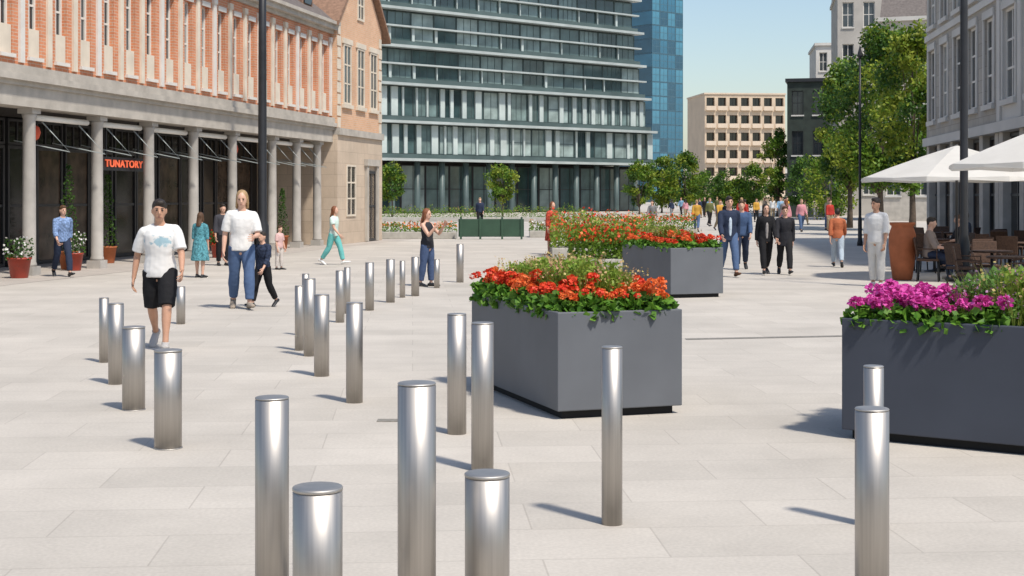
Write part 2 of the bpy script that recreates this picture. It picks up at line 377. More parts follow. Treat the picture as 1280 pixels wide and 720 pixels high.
def textmesh(body,size,ext):
    cu_=D.curves.new('sign_text','FONT'); cu_.body=body; cu_.size=size; cu_.extrude=ext; cu_.align_x='CENTER'; cu_.align_y='CENTER'; cu_.offset=.003; cu_.space_character=1.06
    o=D.objects.new('sign_text',cu_); COL.objects.link(o); dg=bpy.context.evaluated_depsgraph_get(); dg.update()
    me=D.meshes.new_from_object(o.evaluated_get(dg)); D.objects.remove(o)
    me.transform(Matrix.Rotation(R(90),4,'X')); me.transform(Matrix.Diagonal((1.22,1,.86,1))); return me
p=frame_pt(LB,5.33,.45,2.56)
t=thing('shop_sign','lit red lettered shop sign on dark board between colonnade columns','sign',p,thL)
b=MB(); b.box(-1.15,1.15,.03,.09,-.17,.17); b.box(-.9,-.86,.04,.07,.17,1.1); b.box(.86,.9,.04,.07,.17,1.1); b.build('board',m_black,t)
me=textmesh('TUNATORY',.30,.010); me.materials.clear(); me.materials.append(m_signlit); link('letters',me,t)

# ------------------------------------------------------------------ central glass building
thC=math.atan2(.654,.756)
CB=thing('office_building','teal glass office building with projecting horizontal ledges in the centre','building',(-14.3,137,0),thC)
NB=13
LS=[40.4,39.2,38.2,37.4,37.0,36.6,36.2]
for i in range(7):
    z0=5.3+3.7*i; Ln=LS[i]; wd=Ln/NB
    b=MB(); b.box(-8,Ln,.35,16,z0,z0+3.7); b.build('core',m_spand,CB)
    b=MB(); b.box(-8,Ln+.9,-.95,.35,z0-.1,z0+.16); b.box(-8,Ln+.4,-.4,.348,z0+.16,z0+.6,1); b.build('ledge',[m_ledge,m_spand],CB)
    if i<6:
        for k in range(NB):
            window(CB,k*wd+.03,(k+1)*wd-.03,z0+.65,z0+3.5,.1,m_spand,m_tealgl[random.choice((0,1,1,3,3,2) if i<2 else (0,0,1,1,2,3))],random.choice(((2,0),(3,0),(1,1))),.07)
        if i>=2:
            b=MB(); b.box(-8,Ln+.5,-.55,.08,z0+1.95,z0+2.12); b.build('sunshade',m_ledge,CB)
        for k in range(NB*2 if i<2 else NB):
            if random.random()<.18: continue
            uu=k*wd/2+random.uniform(0,.5) if i<2 else k*wd
            f=MB(); ww=random.choice((.22,.4,.55,.8)) if i<2 else random.choice((.12,.14,.3))
            f.box(uu,uu+ww,-.12,.06,z0+.65,z0+(3.5 if i<2 else 1.94)); f.build('fin',m_fin,CB)
    else:
        b=MB(); b.box(-8,Ln,.1,.34,z0+.65,z0+3.5); b.build('parapet',m_tealgl[0],CB)
for k in range(NB):
    wd=LS[0]/NB
    c=MB(); c.lathe([(.34,0),(.32,.3),(.32,5.16)],k*wd+.4,.2,14); c.build('column',m_spand,CB)
    window(CB,k*wd+.02,(k+1)*wd-.02,.02,4.9,2.4,m_dframe,m_tealgl[random.choice((0,2,1,3))],(1,1),.1,'lobby_window')
b=MB(); b.box(-8,40,2.6,16,0,5.15); b.build('lobby_wall',m_dint,CB)

# ------------------------------------------------------------------ blue tower
BT=thing('glass_tower','slender blue glass tower behind the office building','tower',(39.4,400,0),R(41.3))
b=MB(); b.box(.1,13,.1,14,0,78); b.build('core',m_bluefr,BT)
for i in range(19):
    z=2+4*i
    for k in range(4):
        window(BT,k*3.25+.05,(k+1)*3.25-.05,z+.05,z+3.95,0,m_bluefr,m_bluegl[random.choice((0,0,1,1,2))],(1,1),.14,dep=.09)
    s=MB(); s.box(-.06,.09,.1,13.9,z+.2,z+3.8); s.build('side_glazing',m_bluegl[2 if i%3 else 0],BT)

# ------------------------------------------------------------------ generic block with window grid
def block(label,cat,px,Y,rz,w_,dep,h_,nu,floors,wm,fm,pms,name='building',wf=.55,z0=1.2,hf=.6,bars=(1,1),roofh=0,rm=None,balc=False,sub=None,at=None):
    x,y=at or PX(px,Y); t=thing(name,label,cat,(x,y,0),rz)
    bw=w_/nu; fh=(h_-z0)/floors; cs=[(i*bw+bw*(1-wf)/2,i*bw+bw*(1+wf)/2) for i in range(nu)]
    rs=[(z0+k*fh+fh*(1-hf)*.45,z0+k*fh+fh*(1-hf)*.45+fh*hf) for k in range(floors)]
    th=.9 if balc else .3
    b=MB(); wallgrid(b,0,w_,0,h_,th,rs,cs); b.box(0,w_,th+.15,dep,0,h_); b.box(0,.29,th,th+.15,0,h_); b.box(w_-.29,w_,th,th+.15,0,h_); b.build('wall',wm,t)
    for za,zb in rs:
        for ua,ub in cs:
            wi=window(t,ua,ub,za,zb,th-.15,fm,random.choice(pms),bars,.07)
            if balc:
                s=MB(); s.box(-.15,ub-ua+.15,-1.3,-.76,-.25,-.1); s.box(-.15,ub-ua+.15,-1.3,-1.23,-.1,.55); s.build('balcony',m_tan2,wi)
            else:
                s=MB(); s.box(-.06,ub-ua+.06,-.25,-.03,-.12,-.003); s.build('sill',m_lgrey,wi)
    s=MB(); s.box(-.15,w_+.15,-.2,dep+.1,h_+.002,h_+.28); s.build('cornice',sub or m_lgrey,t)
    if roofh:
        s=MB(); s.prism([(0,h_+.283),(dep*.35,h_+roofh),(dep*.65,h_+roofh),(dep,h_+.283)],0,w_,'x'); s.build('roof',rm or m_slate,t)
    return t
block('tan concrete apartment block with rows of dark balconies in the distance','building',881,262,R(6),15.2,14,20.5,7,6,m_tan,m_dframe,m_gl[:1],balc=True,wf=.70,hf=.66,bars=(1,0),sub=m_tan2)
block('pale low apartment slab far behind the distant crowd','building',905,330,R(0),30,12,11,9,3,m_lgrey,m_dframe,m_gl[:2])
block('dark green clad house beside the large tree on the right','building',984,118,R(-14),3.4,12,11.2,2,3,m_dgreen,m_black,m_gl[:1],roofh=0,sub=m_black)
block('white rendered house peeking above the dark green house','building',1020,150,R(-8),6,10,17.6,4,5,m_lgrey,m_white,m_gl[:2],roofh=0)
block('tall grey townhouse with slate mansard roof behind the right tree','building',1047,128,R(-10),5.5,12,20,3,5,m_grey,m_white,m_gl[:2],roofh=4)
block('brownish townhouse with slate roof nearest behind the right tree','building',1100,100,R(-20),5.5,10,14,3,4,m_stone,m_white,m_gl[:2],roofh=4)
block('unseen dark brown stone building added for reflections behind the viewer, western one','building',0,0,math.pi,26,10,15,8,4,m_dbrown,m_dframe,m_gl[:2],at=(-9,-30))  # this and the next two: unseen, added for the steel bollards to reflect
block('unseen dark brown stone building added for reflections behind the viewer, middle one','building',0,0,math.pi,13,10,13,4,3,m_dbrown,m_dframe,m_gl[:1],at=(11,-33))
block('unseen pale stone building added for reflections behind the viewer, eastern one','building',0,0,math.pi,26,10,14,8,4,m_grey,m_dframe,m_gl[:2],at=(44,-30))
dRx,dRy=-.115,-.9934
thR=math.atan2(dRy,dRx)
def near_right(label,Xs,Ys,ln,h1,wm,pm,nb,pil):
    t=thing('stone_building',label,'building',(Xs,Ys,0),thR)
    bw=ln/nb; cs=[(i*bw+bw*.24,i*bw+bw*.76) for i in range(nb)]
    rows=[(4.5,7.1),(8.0,10.3)]
    b=MB(); wallgrid(b,0,ln,3.9,h1,.3,rows,cs); b.box(0,ln,.45,9,3.9,h1); b.build('wall',wm,t)
    for r_,(za,zb) in enumerate(rows):
        for ua,ub in cs:
            wi=window(t,ua,ub,za,zb,.06,m_white,random.choice(pm),(1,2),.08)
            BOX('sill',m_lgrey,wi,-.12,ub-ua+.12,-.17,-.02,-.16,-.003); BOX('lintel',m_lgrey,wi,-.12,ub-ua+.12,-.13,-.065,zb-za+.003,zb-za+.24)
            for xx in (-.16,ub-ua+.003): BOX('jamb',m_lgrey,wi,xx,xx+.157,-.105,-.063,0,zb-za)
    if pil:
        for i in range(nb+1):
            s=MB(); uu=min(max(i*bw,.2),ln-.2); s.box(uu-.2,uu+.2,-.07,-.002,3.92,h1-.5); s.box(uu-.26,uu+.26,-.1,-.003,h1-.5,h1-.2); s.build('pilaster',m_lgrey,t)
    BOX('string_course',m_lgrey,t,-.1,ln+.1,-.14,.4,3.6,3.897)
    if not pil: BOX('floor_band',m_lgrey,t,-.05,ln+.05,-.075,-.003,7.5,7.72)
    BOX('cornice',m_lgrey,t,-.1,ln+.1,-.3,.6,h1+.002,h1+.35)
    b=MB(); b.prism([(-.2,h1+.353),(3,h1+2),(9,h1+2),(9,h1+.353)],0,ln,'x'); b.build('roof',m_slate,t)
    BOX('ground_floor_wall',m_stone,t,0,ln,.5,9,0,3.597)
    for i in range(nb+1):
        uu=min(max(i*bw,.25),ln-.25); BOX('pier',m_stone,t,uu-.25,uu+.25,0,.498,0,3.597)
    for i in range(nb):
        window(t,max(i*bw,0)+.28,(i+1)*bw-.28,.02,3.55,.2,m_dframe,m_shopgl[i%2],(1,1),.09,'shop_window')
near_right('shaded grey stone building with tall windows above the cafe parasols',15.6,53.5,12.0,10.8,m_greyb,m_gl,5,False)
near_right('pale grey building with white pilasters at the right edge of the plaza',15.6+dRx*12.05,53.5+dRy*12.05,11.0,10.8,m_lgrey,m_gl,4,True)

# ------------------------------------------------------------------ bollards
def bollard(px,top,base,wpx,label,group='steel bollards on the plaza'):
    x,y=GP(px,base); ppm=(base-HZ)/CH; h=(base-top)/ppm; r=wpx/ppm/2
    t=thing('bollard',label,'bollard',(x,y,0),0,group)
    thick=r>.08
    zc=h-(.014 if thick else .008)
    b=MB(); b.lathe([(r,0),(r,zc-.004),(r-.002,zc-.0035),(r-.002,zc)],0,0,48); b.build('post',m_steel,t)
    c=MB(); e=.0015 if thick else .0003; c.lathe([(r+e-.002,zc+.0005),(r+e,zc+.002),(r+e,h-.003),(r+e-.003,h),(r*.5,h+.0005),(r*.02,h+.001)],0,0,48); c.build('cap',m_steelcap,t)
    if thick:
        b=MB(); b.lathe([(r+.001,0),(r+.006,0),(r+.006,.005),(r+.001,.007)],0,0,40); b.build('base_ring',m_steelcap,t)
BL=[(340,496,770,42,'tall steel bollard at the bottom left, left of the short thick one'),
(397,608,847,62,'short thick steel bollard cut by the bottom frame edge, left of centre'),
(521,478,805,48,'tallest nearest steel bollard in the bottom centre'),
(609,591,789,56,'short thick steel bollard at the bottom, just right of the tallest one'),
(1090,510,770,42,'tall steel bollard at the bottom right in front of the right planter'),
(1092,457,658,25,'thin pale steel bollard half hidden behind the bottom right bollard'),
(765,433,655,26,'thin tall steel bollard standing alone between the two big planters'),
(603,403,588,28,'steel bollard in front of the left corner of the red flower planter'),
(571,392,542,24,'slim steel bollard just left of the red flower planter'),
(210,437,560,34,'short thick steel bollard nearest of the left row'),
(167,408,512,28,'short steel bollard second nearest of the left row'),
(145,379,480,19,'steel bollard third from the front of the left row'),
(130,372,453,12,'thin steel bollard at the far end of the left row'),
(443,378,503,21,'nearest steel bollard of the middle row'),
(402,368,470,19,'steel bollard second from the front of the middle row'),
(387,348,445,15,'steel bollard third from the front of the middle row'),
(374,357,438,11,'thin steel bollard at the left edge of the middle row'),
(425,338,403,11,'thin steel bollard beyond the middle row, left of a pair'),
(434,334,392,8,'very thin steel bollard half behind its neighbour beyond the middle row'),
(462,328,388,11,'steel bollard in the far row, left end'),
(488,324,378,11,'steel bollard in the far row, second from left'),
(503,326,372,7,'thin steel bollard in the far row, third from left'),
(519,321,370,10,'steel bollard in the far row beside the person in a dark top'),
(546,324,360,7,'thin steel bollard right behind the person in a dark top'),
(575,305,353,9,'farthest steel bollard, right of the person in a dark top'),
(226,358,405,11,'steel bollard behind the man in the white tee'),
(382,342,420,9,'thin steel bollard behind the middle row')]
for a in BL: bollard(*a)

# ------------------------------------------------------------------ plants for planters
def geranium(pm,name,label,seed):
    def make():
        rng=random.Random(seed); t=thing(name,label,'flower')
        f=MB()
        for i in range(180):
            a=rng.random()*6.28; r=.155*math.sqrt(rng.random()); z=.01+.18*rng.random()*(1-(r/.2)**2*.5)
            f.leaf((r*math.cos(a),r*math.sin(a),z),.05+.03*rng.random(),0,rng,1.15,1.2)
        for i in range(9):
            a=rng.random()*6.28; f.tube([(0,0,0),(.09*math.cos(a),.09*math.sin(a),.17)],[.004,.003],4)
        f.build('foliage',m_leafG,t)
        hm=[]
        for v in range(2):
            q=MB(); rg=random.Random(seed*7+v)
            for i in range(46):
                d=Vector((rg.gauss(0,1),rg.gauss(0,1),rg.gauss(.35,1))).normalized()
                q.leaf(d*(.034+.013*rg.random()),.029+.011*rg.random(),0,rg,1.1)
            hm.append(q.mesh('bloom',pm))
        n=5
        for i in range(n):
            a=6.28*i/n+rng.random()*.9; r=.04+.11*rng.random()
            o=link('bloom',hm[i%2],t,(r*math.cos(a),r*math.sin(a),.185+.09*rng.random()-.25*r)); s=.65+.6*rng.random(); o.scale=(s,s,s*.8); o.rotation_euler=(0,0,rng.random()*6)
        return t
    return Proto(make)
def grass(hm,name,label,h,seed,nb=70,nf=16,lm=None,spread=.15):
    def make():
        rng=random.Random(seed); t=thing(name,label,'plant')
        f=MB(); q=MB()
        for i in range(nb):
            a=rng.random()*6.28; r=.10*math.sqrt(rng.random()); p=Vector((r*math.cos(a),r*math.sin(a),0)); hh=h*(.55+.5*rng.random())
            ln=Vector((math.cos(a+rng.gauss(0,.6)),math.sin(a+rng.gauss(0,.6)),0))*hh*(.12+.3*rng.random()); wv=Vector((-math.sin(a),math.cos(a),0))*.005
            m1=p+ln*.35+Vector((0,0,hh*.6)); e=p+ln+Vector((0,0,hh))
            f.add([p-wv,p+wv,m1+wv*.8,m1-wv*.8,e],[(0,1,2,3),(3,2,4)])
            if i<nf:
                for k in range(4): q.leaf(e+Vector((rng.gauss(0,.014),rng.gauss(0,.014),-.018*k)),.024,0,rng,1.3)
        for i in range(300):
            a=rng.random()*6.28; zz=rng.random()**.8; r=spread*math.sqrt(rng.random())*(1-.45*zz); f.leaf((r*math.cos(a),r*math.sin(a),h*.92*zz),.034+.016*rng.random(),1,rng,2.0,.6)
        f.build('blades',[m_blade,lm or m_leafL],t); q.build('seed_heads',hm,t,kind='stuff'); return t
    return Proto(make)
gred=[geranium(m_red,'geranium','x',s) for s in (1,2)]; gor=geranium(m_orange,'geranium','x',3)
gpink=[geranium(m_pink,'geranium','x',s) for s in (4,5)]
gr1=[grass(m_dusty,'ornamental_grass','x',.38,s) for s in (11,12)]
gr2=[grass(m_purple,'ornamental_grass','x',.38,s,lm=m_leafF,nf=12) for s in (13,14)]
def planter(label,cx,cy,rz,w_,d_,h_,fill,bm_=None):
    t=thing('planter',label,'planter',(cx,cy,0),rz,None)
    k=.045
    b=MB(); z0=.065
    b.box(.06,w_-.06,.06,d_-.06,0,z0); b.build('plinth',m_plinth,t)
    vs=[(0,0),(w_,0),(w_,d_),(0,d_)]; iv=[(k,k),(w_-k,k),(w_-k,d_-k),(k,d_-k)]
    V=[(x,y,z0) for x,y in vs]+[(x,y,h_) for x,y in vs]+[(x,y,h_) for x,y in iv]+[(x,y,h_-.12) for x,y in iv]
    Fs=[(0,3,2,1)]
    for i in range(4):
        j=(i+1)%4; Fs+=[(i,j,4+j,4+i),(4+i,4+j,8+j,8+i),(8+i,8+j,12+j,12+i)]
    b=MB(); b.add(V,Fs); b.build('box',bm_ or m_box,t,bevel=.008)
    s=MB(); n=8
    s.add([(k+.002+(w_-2*k-.004)*i/n,k+.002+(d_-2*k-.004)*j/n,h_-.07+random.uniform(-.01,.01)) for i in range(n+1) for j in range(n+1)],[(i*(n+1)+j,(i+1)*(n+1)+j,(i+1)*(n+1)+j+1,i*(n+1)+j+1) for i in range(n) for j in range(n)])
    s.build('soil',m_soil,t)
    fill(t,w_,d_,h_)
    return t
def fillA(t,w_,d_,h_,step=.18,lab='front',gs=1.0,red2=.45):
    nx=int((w_-.15)/step); ny=int((d_-.15)/step)
    for i in range(nx+1):
        for j in range(ny+1):
            x=.14+(w_-.28)*i/max(nx,1)+random.uniform(-.025,.025); y=.14+(d_-.28)*j/max(ny,1)+random.uniform(-.025,.025)
            edge=min(i,j,nx-i,ny-j)
            p=frame_pt(t,x,y,h_-.07)
            if i==0 or j==0 or i==nx or (edge==1 and random.random()<red2):
                sc=random.uniform(.85,1.2)*(1.2 if edge else 1)
                if random.random()<.33: gor.place(p,random.random()*6.28,sc,'orange geranium at the edge of the %s planter'%lab,'orange geraniums in the %s planter'%lab)
                else: random.choice(gred).place(p,random.random()*6.28,sc,'red geranium along the edge of the %s planter'%lab,'red geraniums in the %s planter'%lab)
            if edge>=1 and ((i+j)%2==0 or edge>=2 or j>=3):
                random.choice(gr1).place(p,random.random()*6.28,random.uniform(.85,1.3)*gs,'yellow green ornamental grass with dusty pink heads in the %s planter'%lab,'ornamental grasses in the %s planter'%lab)
planter('slate grey box planter of red geraniums and grasses in the centre',.356,11.1,math.atan2(.34,1.01),1.07,2.3,.84,lambda t,a,b,c: fillA(t,a,b,c,.18,'central'))
planter('smaller slate grey box planter of red flowers behind the central one',2.71,24.3,math.atan2(.34,1.01),1.0,2.1,.86,lambda t,a,b,c: fillA(t,a,b,c,.22,'far',1.0,.8))
def fillR(t,w_,d_,h_):
    step=.18; nx=int((w_-.1)/step); ny=int((d_-.1)/step)
    for i in range(nx+1):
        for j in range(ny+1):
            x=.13+(w_-.26)*i/nx+random.uniform(-.03,.03); y=.13+(d_-.26)*j/ny+random.uniform(-.03,.03)
            if x>2.1: continue
            p=frame_pt(t,x,y,h_-.08)
            if i<=3 or (j==0 and i<=5 and random.random()<.7):
                random.choice(gpink).place(p,random.random()*6.28,random.uniform(.8,1.15),'magenta geranium in the right hand planter','magenta geraniums in the right planter')
            elif j==0 and random.random()<.2:
                random.choice(gred).place(p,random.random()*6.28,.75,'red geranium among grasses in the right hand planter','red geraniums in the right planter')
            else:
                random.choice(gr1[:1]+gr2).place(p,random.random()*6.28,random.uniform(.95,1.3) if j>0 else .75,'tall wispy ornamental grass in the right hand planter','ornamental grasses in the right planter')
planter('large navy planter of magenta flowers cut by the right edge',2.38,10.27,math.atan2(-.55,.834),3.0,1.15,.87,fillR,m_boxn)

a=GP(858,425); c=GP(1056,421)
b=MB(); b.add([(a[0],a[1],.004),(c[0],c[1],.004),(c[0],c[1]+.16,.004),(a[0],a[1]+.16,.004)],[(0,1,2,3)]); tag(b.build('drain_channel',m_drain),'narrow dark drainage channel crossing the paving behind the planters','drain')
x,y=GP(486,526); b=MB(); b.box(x-.09,x+.09,y-.06,y+.06,0,.006); tag(b.build('floor_drain',m_drain),'small square floor drain in the paving left of the central planter','drain')

# ------------------------------------------------------------------ flower beds, panel in the middle distance
def bed(label,px0,px1,Y,dep,h,pm,pm2=None,n=700,dens=1,fol=None):
    x0,_=PX(px0,Y); x1,_=PX(px1,Y); t=thing('flower_bed',label,'flower bed',((x0+x1)/2,Y,0)); hw=(x1-x0)/2
    b=MB(); b.box(-hw,hw,0,dep,0,.28); b.build('kerb',m_concr,t,bevel=.02)
    f=MB(); q=MB()
    for i in range(n):
        x=random.uniform(-hw,hw); y=random.uniform(0,dep); hh=h*(.65+.5*mnoise.noise((x*1.3,y*1.3+Y,0)))
        f.leaf((x,y,.25+hh*random.random()),.11,0,random,1.8,.5)
        if random.random()<.45*dens: q.leaf((x,y+random.uniform(-.1,.1),.27+hh*(.6+.45*random.random())),.085,random.choice((0,0,1)),random,1.1,.6)
    f.build('foliage',fol or m_leafA,t,kind='stuff'); q.build('flowers',[pm,pm2 or pm],t,kind='stuff')
bed('flower bed with orange and yellow blooms left of the green panel',466,570,58,1.6,.55,m_orange,m_leafY,1000,.8)
bed('flower bed with rusty blooms right of the green panel',662,730,60,1.6,.6,m_mut,m_whitep,900,.8)
bed('tall bed of mixed green and pinkish planting between the two red flower planters',690,815,40,2.4,1.3,m_dusty,m_red,3600,.5,m_leafL)
bed('long bed of red flowers in front of the distant crowd',735,872,62,2.2,1.0,m_red,m_orange,2200,.6)
bed('full bed of red, orange and green planting left of the far planter',712,800,33,1.5,1.05,m_red,m_orange,2200,.5,m_leafA)
bed('low green hedge strip before the office lobby',466,735,98,1.8,1.0,m_leafY,m_mut,4200,.3,m_leafA)
x0,_=PX(573,57.5); x1,_=PX(655,57.5)
t=thing('barrier_panel','low green painted barrier panel between two flower beds','barrier',((x0+x1)/2,57.5,0)); hw=(x1-x0)/2
b=MB(); b.box(-hw,hw,0,.08,.1,.82); b.build('panel',m_greenp,t,bevel=.01)
for s_ in (-hw+.1,-hw/3,hw/3,hw-.1):
    b=MB(); b.box(s_-.04,s_+.04,-.05,.13,0,.9); b.build('post',m_greenp,t)

# ------------------------------------------------------------------ trees
def tree(label,px,Y,h,r,trunk,n,seed,mats,leafs=.16,group=None,name='tree',sq=1.0):
    rng=random.Random(seed); x,y=PX(px,Y); t=thing(name,label,'tree',(x,y,0),0,group)
    tr=MB(); ch=(h-trunk); cz=trunk+ch*.5
    tr.tube([(0,0,0),(.04,.02,trunk*.5),(.02,0,trunk),(.05,.03,cz),(0,0,h*.85)],[.035*h*.6,.026*h*.6,.022*h*.6,.015*h*.5,.01],8)
    cl=[]
    for i in range(int(22+r*16)):
        a=rng.random()*6.28; zz=rng.uniform(-1,1); rad=math.sqrt(max(0,1-zz*zz))*rng.uniform(.4,1.0)*(1-.2*max(0,zz))
        cl.append((Vector((r*rad*math.cos(a),r*rad*math.sin(a)*sq,cz+ch*.47*zz*rng.uniform(.75,1.02))),r*rng.uniform(.2,.38),rng.random()))
    for c,cr,k in cl[:14]:
        st=Vector((.02,0,trunk*(.85+.5*rng.random()))); tr.tube([st,(st+c)/2+Vector((0,0,.1*r)),c],[.02*r,.014*r,.006],5)
    tr.build('trunk',m_bark,t)
    f=MB(); per=n//len(cl)
    for c,cr,k in cl:
        mi=0 if k<.45 else (1 if k<.75 else 2)
        for i in range(per):
            d=Vector((rng.gauss(0,1),rng.gauss(0,1),rng.gauss(0,.8))); d=d.normalized()*cr*(rng.random()**.5)*1.15
            f.leaf(c+d,leafs*(.7+.6*rng.random()),mi if rng.random()<.85 else rng.randint(0,2),rng,1.7,.4)
    f.build('crown',mats,t)
LA=[m_leafA,m_leafB,m_leafY]; LD=[m_leafB,m_leafA,m_leafB]; LY=[m_leafY,m_leafB,m_leafA]
tree('large bright green tree in front of the shaded right building',1100,72,10.6,2.7,1.8,18000,21,LA,.22)
tree('green tree left of the large tree beside a dark lamp post',1062,78,9.3,2.0,1.8,11000,22,LA,.22)
tree('yellow green tree close to the corner of the right building',1140,62,9.4,1.7,1.8,10000,23,LY,.2)
tree('slim green tree left of the dark green house',972,120,7.4,1.5,1.2,5000,24,LA,.24)
tree('small round green tree right of the tan apartment block',942,150,5.2,1.7,.7,3000,25,LA,.28)
tree('small tree below the tan apartment block',908,165,4.8,1.9,.6,3000,26,LD,.3)
tree('bushy tree at the foot of the blue tower',856,152,6.4,2.3,.7,5500,27,LA,.28)
tree('round tree left of the bushy one at the foot of the blue tower',827,146,6.0,2.1,.6,5000,28,LA,.28)
tree('young tree at the right end of the office building',799,135,5.2,1.5,.6,3500,29,LA,.25)
tree('young tree before the left end of the office building',490,118,4.6,1.4,1.3,3400,30,LA,.22)
tree('young tree before the middle of the office building',628,120,4.5,1.4,1.3,3400,31,LA,.22)
tree('small bushy tree behind the distant crowd near the dark house',1005,105,4.6,1.5,.6,3000,32,LD,.22)
tree('low dark tree under the large tree behind the crowd',1038,86,4.4,1.8,.5,3800,33,LA,.2)
tree('low spreading tree behind the distant crowd in the centre',880,175,4.6,2.6,.5,3600,34,LD,.3)
tree('dense low tree right of the low spreading one behind the crowd',924,140,3.6,1.8,.4,3000,35,LA,.26)

# ------------------------------------------------------------------ lamp posts
def lamp(label,px,Y,h,r,arm=True):
    x,y=PX(px,Y); t=thing('street_lamp',label,'street lamp',(x,y,0),0,None)
    b=MB(); b.lathe([(r*2,0),(r*2,.12),(r*1.5,.2),(r*1.4,.9),(r,1.05),(r*.9,h*.6),(r*.7,h)],0,0,16); b.build('pole',m_black,t)
    if arm:
        b=MB(); b.tube([(0,0,h-.3),(.2,0,h-.02),(.7,0,h+.1),(1.0,0,h+.05)],[.035,.035,.03,.03],8,(0,1,0)); b.build('arm',m_black,t)
        b=MB(); b.lathe([(.03,h+.08),(.16,h+.02),(.22,h-.1),(.2,h-.12)],1.0,0,16); b.build('lamp_head',m_black,t)
        b=MB(); b.lathe([(.17,h-.121),(.1,h-.17),(.02,h-.19)],1.0,0,16); b.build('lens',m_white,t)
    else:
        b=MB(); b.lathe([(r*.9,h),(.10,h+.06),(.10,h+.10),(.02,h+.4),(.01,h+.45)],0,0,12); b.build('lamp_head',m_black,t)
lamp('thick black lamp post in front of the brick colonnade',328,40.5,9.5,.13)
lamp('black lamp post between the cafe parasols on the right',1205,26,8.5,.075)
lamp('thin black lamp post in front of the green trees',1075,50,6.6,.05,False)

# ------------------------------------------------------------------ parasols
m_cv=leafmat('white_canvas',(.74,.72,.67),(.80,.78,.73),2,.35)
def parasol(label,px,Y,r,ze,zp,rot=0):
    x,y=PX(px,Y); t=thing('parasol',label,'parasol',(x,y,0),rot,'cafe parasols')
    b=MB(); b.lathe([(.3,0),(.3,.06),(.05,.1)],0,0,20); b.build('base',m_concr,t)
    b=MB(); b.lathe([(.03,.1),(.028,zp+.02)],0,0,10); b.build('pole',m_dframe,t)
    c=MB(); n=8; V=[(0,0,zp)]; rings=[(.35,.32),(.7,.67),(1,1)]
    for q,fr in rings:
        for k in range(n*2):
            a=2*math.pi*k/(n*2); sag=1 if k%2==0 else .955
            V.append((r*q*sag*math.cos(a),r*q*sag*math.sin(a),zp-(zp-ze)*fr-(0 if k%2==0 else .02)))
    for k in range(n*2):
        a=2*math.pi*k/(n*2); sag=1.005 if k%2==0 else .96
        V.append((r*sag*math.cos(a),r*sag*math.sin(a),ze-.10+(.03 if k%2 else 0)))
    m=n*2; Fs=[(0,1+k,1+(k+1)%m) for k in range(m)]
    for q in range(3):
        for k in range(m): Fs.append((1+q*m+k,1+(q+1)*m+k,1+(q+1)*m+(k+1)%m,1+q*m+(k+1)%m))
    c.add(V,Fs); c.build('canopy',m_cv,t)
    for k in range(8):
        a=2*math.pi*k/8; b=MB(); b.tube([(0,0,zp-.06),(r*.97*math.cos(a),r*.97*math.sin(a),ze-.03)],[.012,.012],5,(0,0,1)); b.build('rib',m_white,t)
parasol('broad cream parasol around the right lamp post, farther left one',1196,30,2.05,2.14,2.82,.2)
parasol('broad cream parasol cut by the right edge, nearest',1330,23.5,1.9,2.28,3.02,.1)
parasol('broad cream parasol behind the nearest one at the right edge',1300,32,1.9,2.2,2.95,.3)

# ------------------------------------------------------------------ cafe furniture
def mkchair():
    t=thing('cafe_chair','dark brown wicker cafe chair on the right terrace','chair')
    b=MB(); b.box(-.23,.23,-.22,.22,.42,.47); b.build('seat',m_wicker,t,bevel=.015)
    b=MB(); b.prism([(.19,.5),(.22,.5),(.29,.9),(.26,.9)],-.22,.22,'x'); b.build('backrest',m_wicker,t,bevel=.008)
    for sx in (-1,1):
        for sy in (-1,1):
            l=MB(); l.tube([(sx*.22,sy*.21,0),(sx*.20,sy*.19,.43)],[.016,.018],6); l.build('leg',m_black,t)
        l=MB(); l.tube([(sx*.23,-.18,.44),(sx*.24,-.18,.66),(sx*.23,.22,.68)],[.014,.016,.014],6); l.build('armrest',m_wicker,t)
    return t
def mktable():
    t=thing('cafe_table','round dark cafe table on the right terrace','table')
    b=MB(); b.lathe([(.36,.72),(.37,.73),(.37,.75),(.36,.755)],0,0,24); b.build('tabletop',m_wicker,t)
    b=MB(); b.lathe([(.03,.02),(.03,.72)],0,0,10); b.build('pole',m_black,t)
    b=MB(); b.lathe([(.24,0),(.24,.02),(.04,.05)],0,0,20); b.build('base',m_black,t)
    return t
chair=Proto(mkchair); table=Proto(mktable)
tabs=[(1168,33),(1200,29),(1240,26),(1268,31),(1225,35),(1182,39),(1287,36),(1262,23.5)]
wh=['nearest the terracotta urn','left of the right lamp post','right of the right lamp post','under the middle parasol','behind the right lamp post','under the left parasol','at the far right edge','just behind the right planter']
seats=[]
for i,(px,Y) in enumerate(tabs):
    x,y=PX(px,Y); table.place((x,y,0),0,1,'round dark cafe table '+wh[i])
    for k in range(3):
        a=i*.7+k*2.1; cx,cy=x+.62*math.cos(a),y+.62*math.sin(a)
        chair.place((cx,cy,0),a-math.pi/2,1,'dark brown wicker cafe chair around the table '+wh[i],'chairs at the table '+wh[i]); seats.append((cx,cy,a-math.pi/2))
x,y=GP(1128,350); t=thing('terracotta_urn','tall terracotta urn beside the person in white','urn',(x,y,0))
b=MB(); b.lathe([(.17,0),(.2,.03),(.24,.3),(.28,.7),(.275,.95),(.23,1.08),(.22,1.12),(.26,1.16),(.26,1.2),(.22,1.2),(.2,1.1)],0,0,28); b.build('body',m_terr,t)
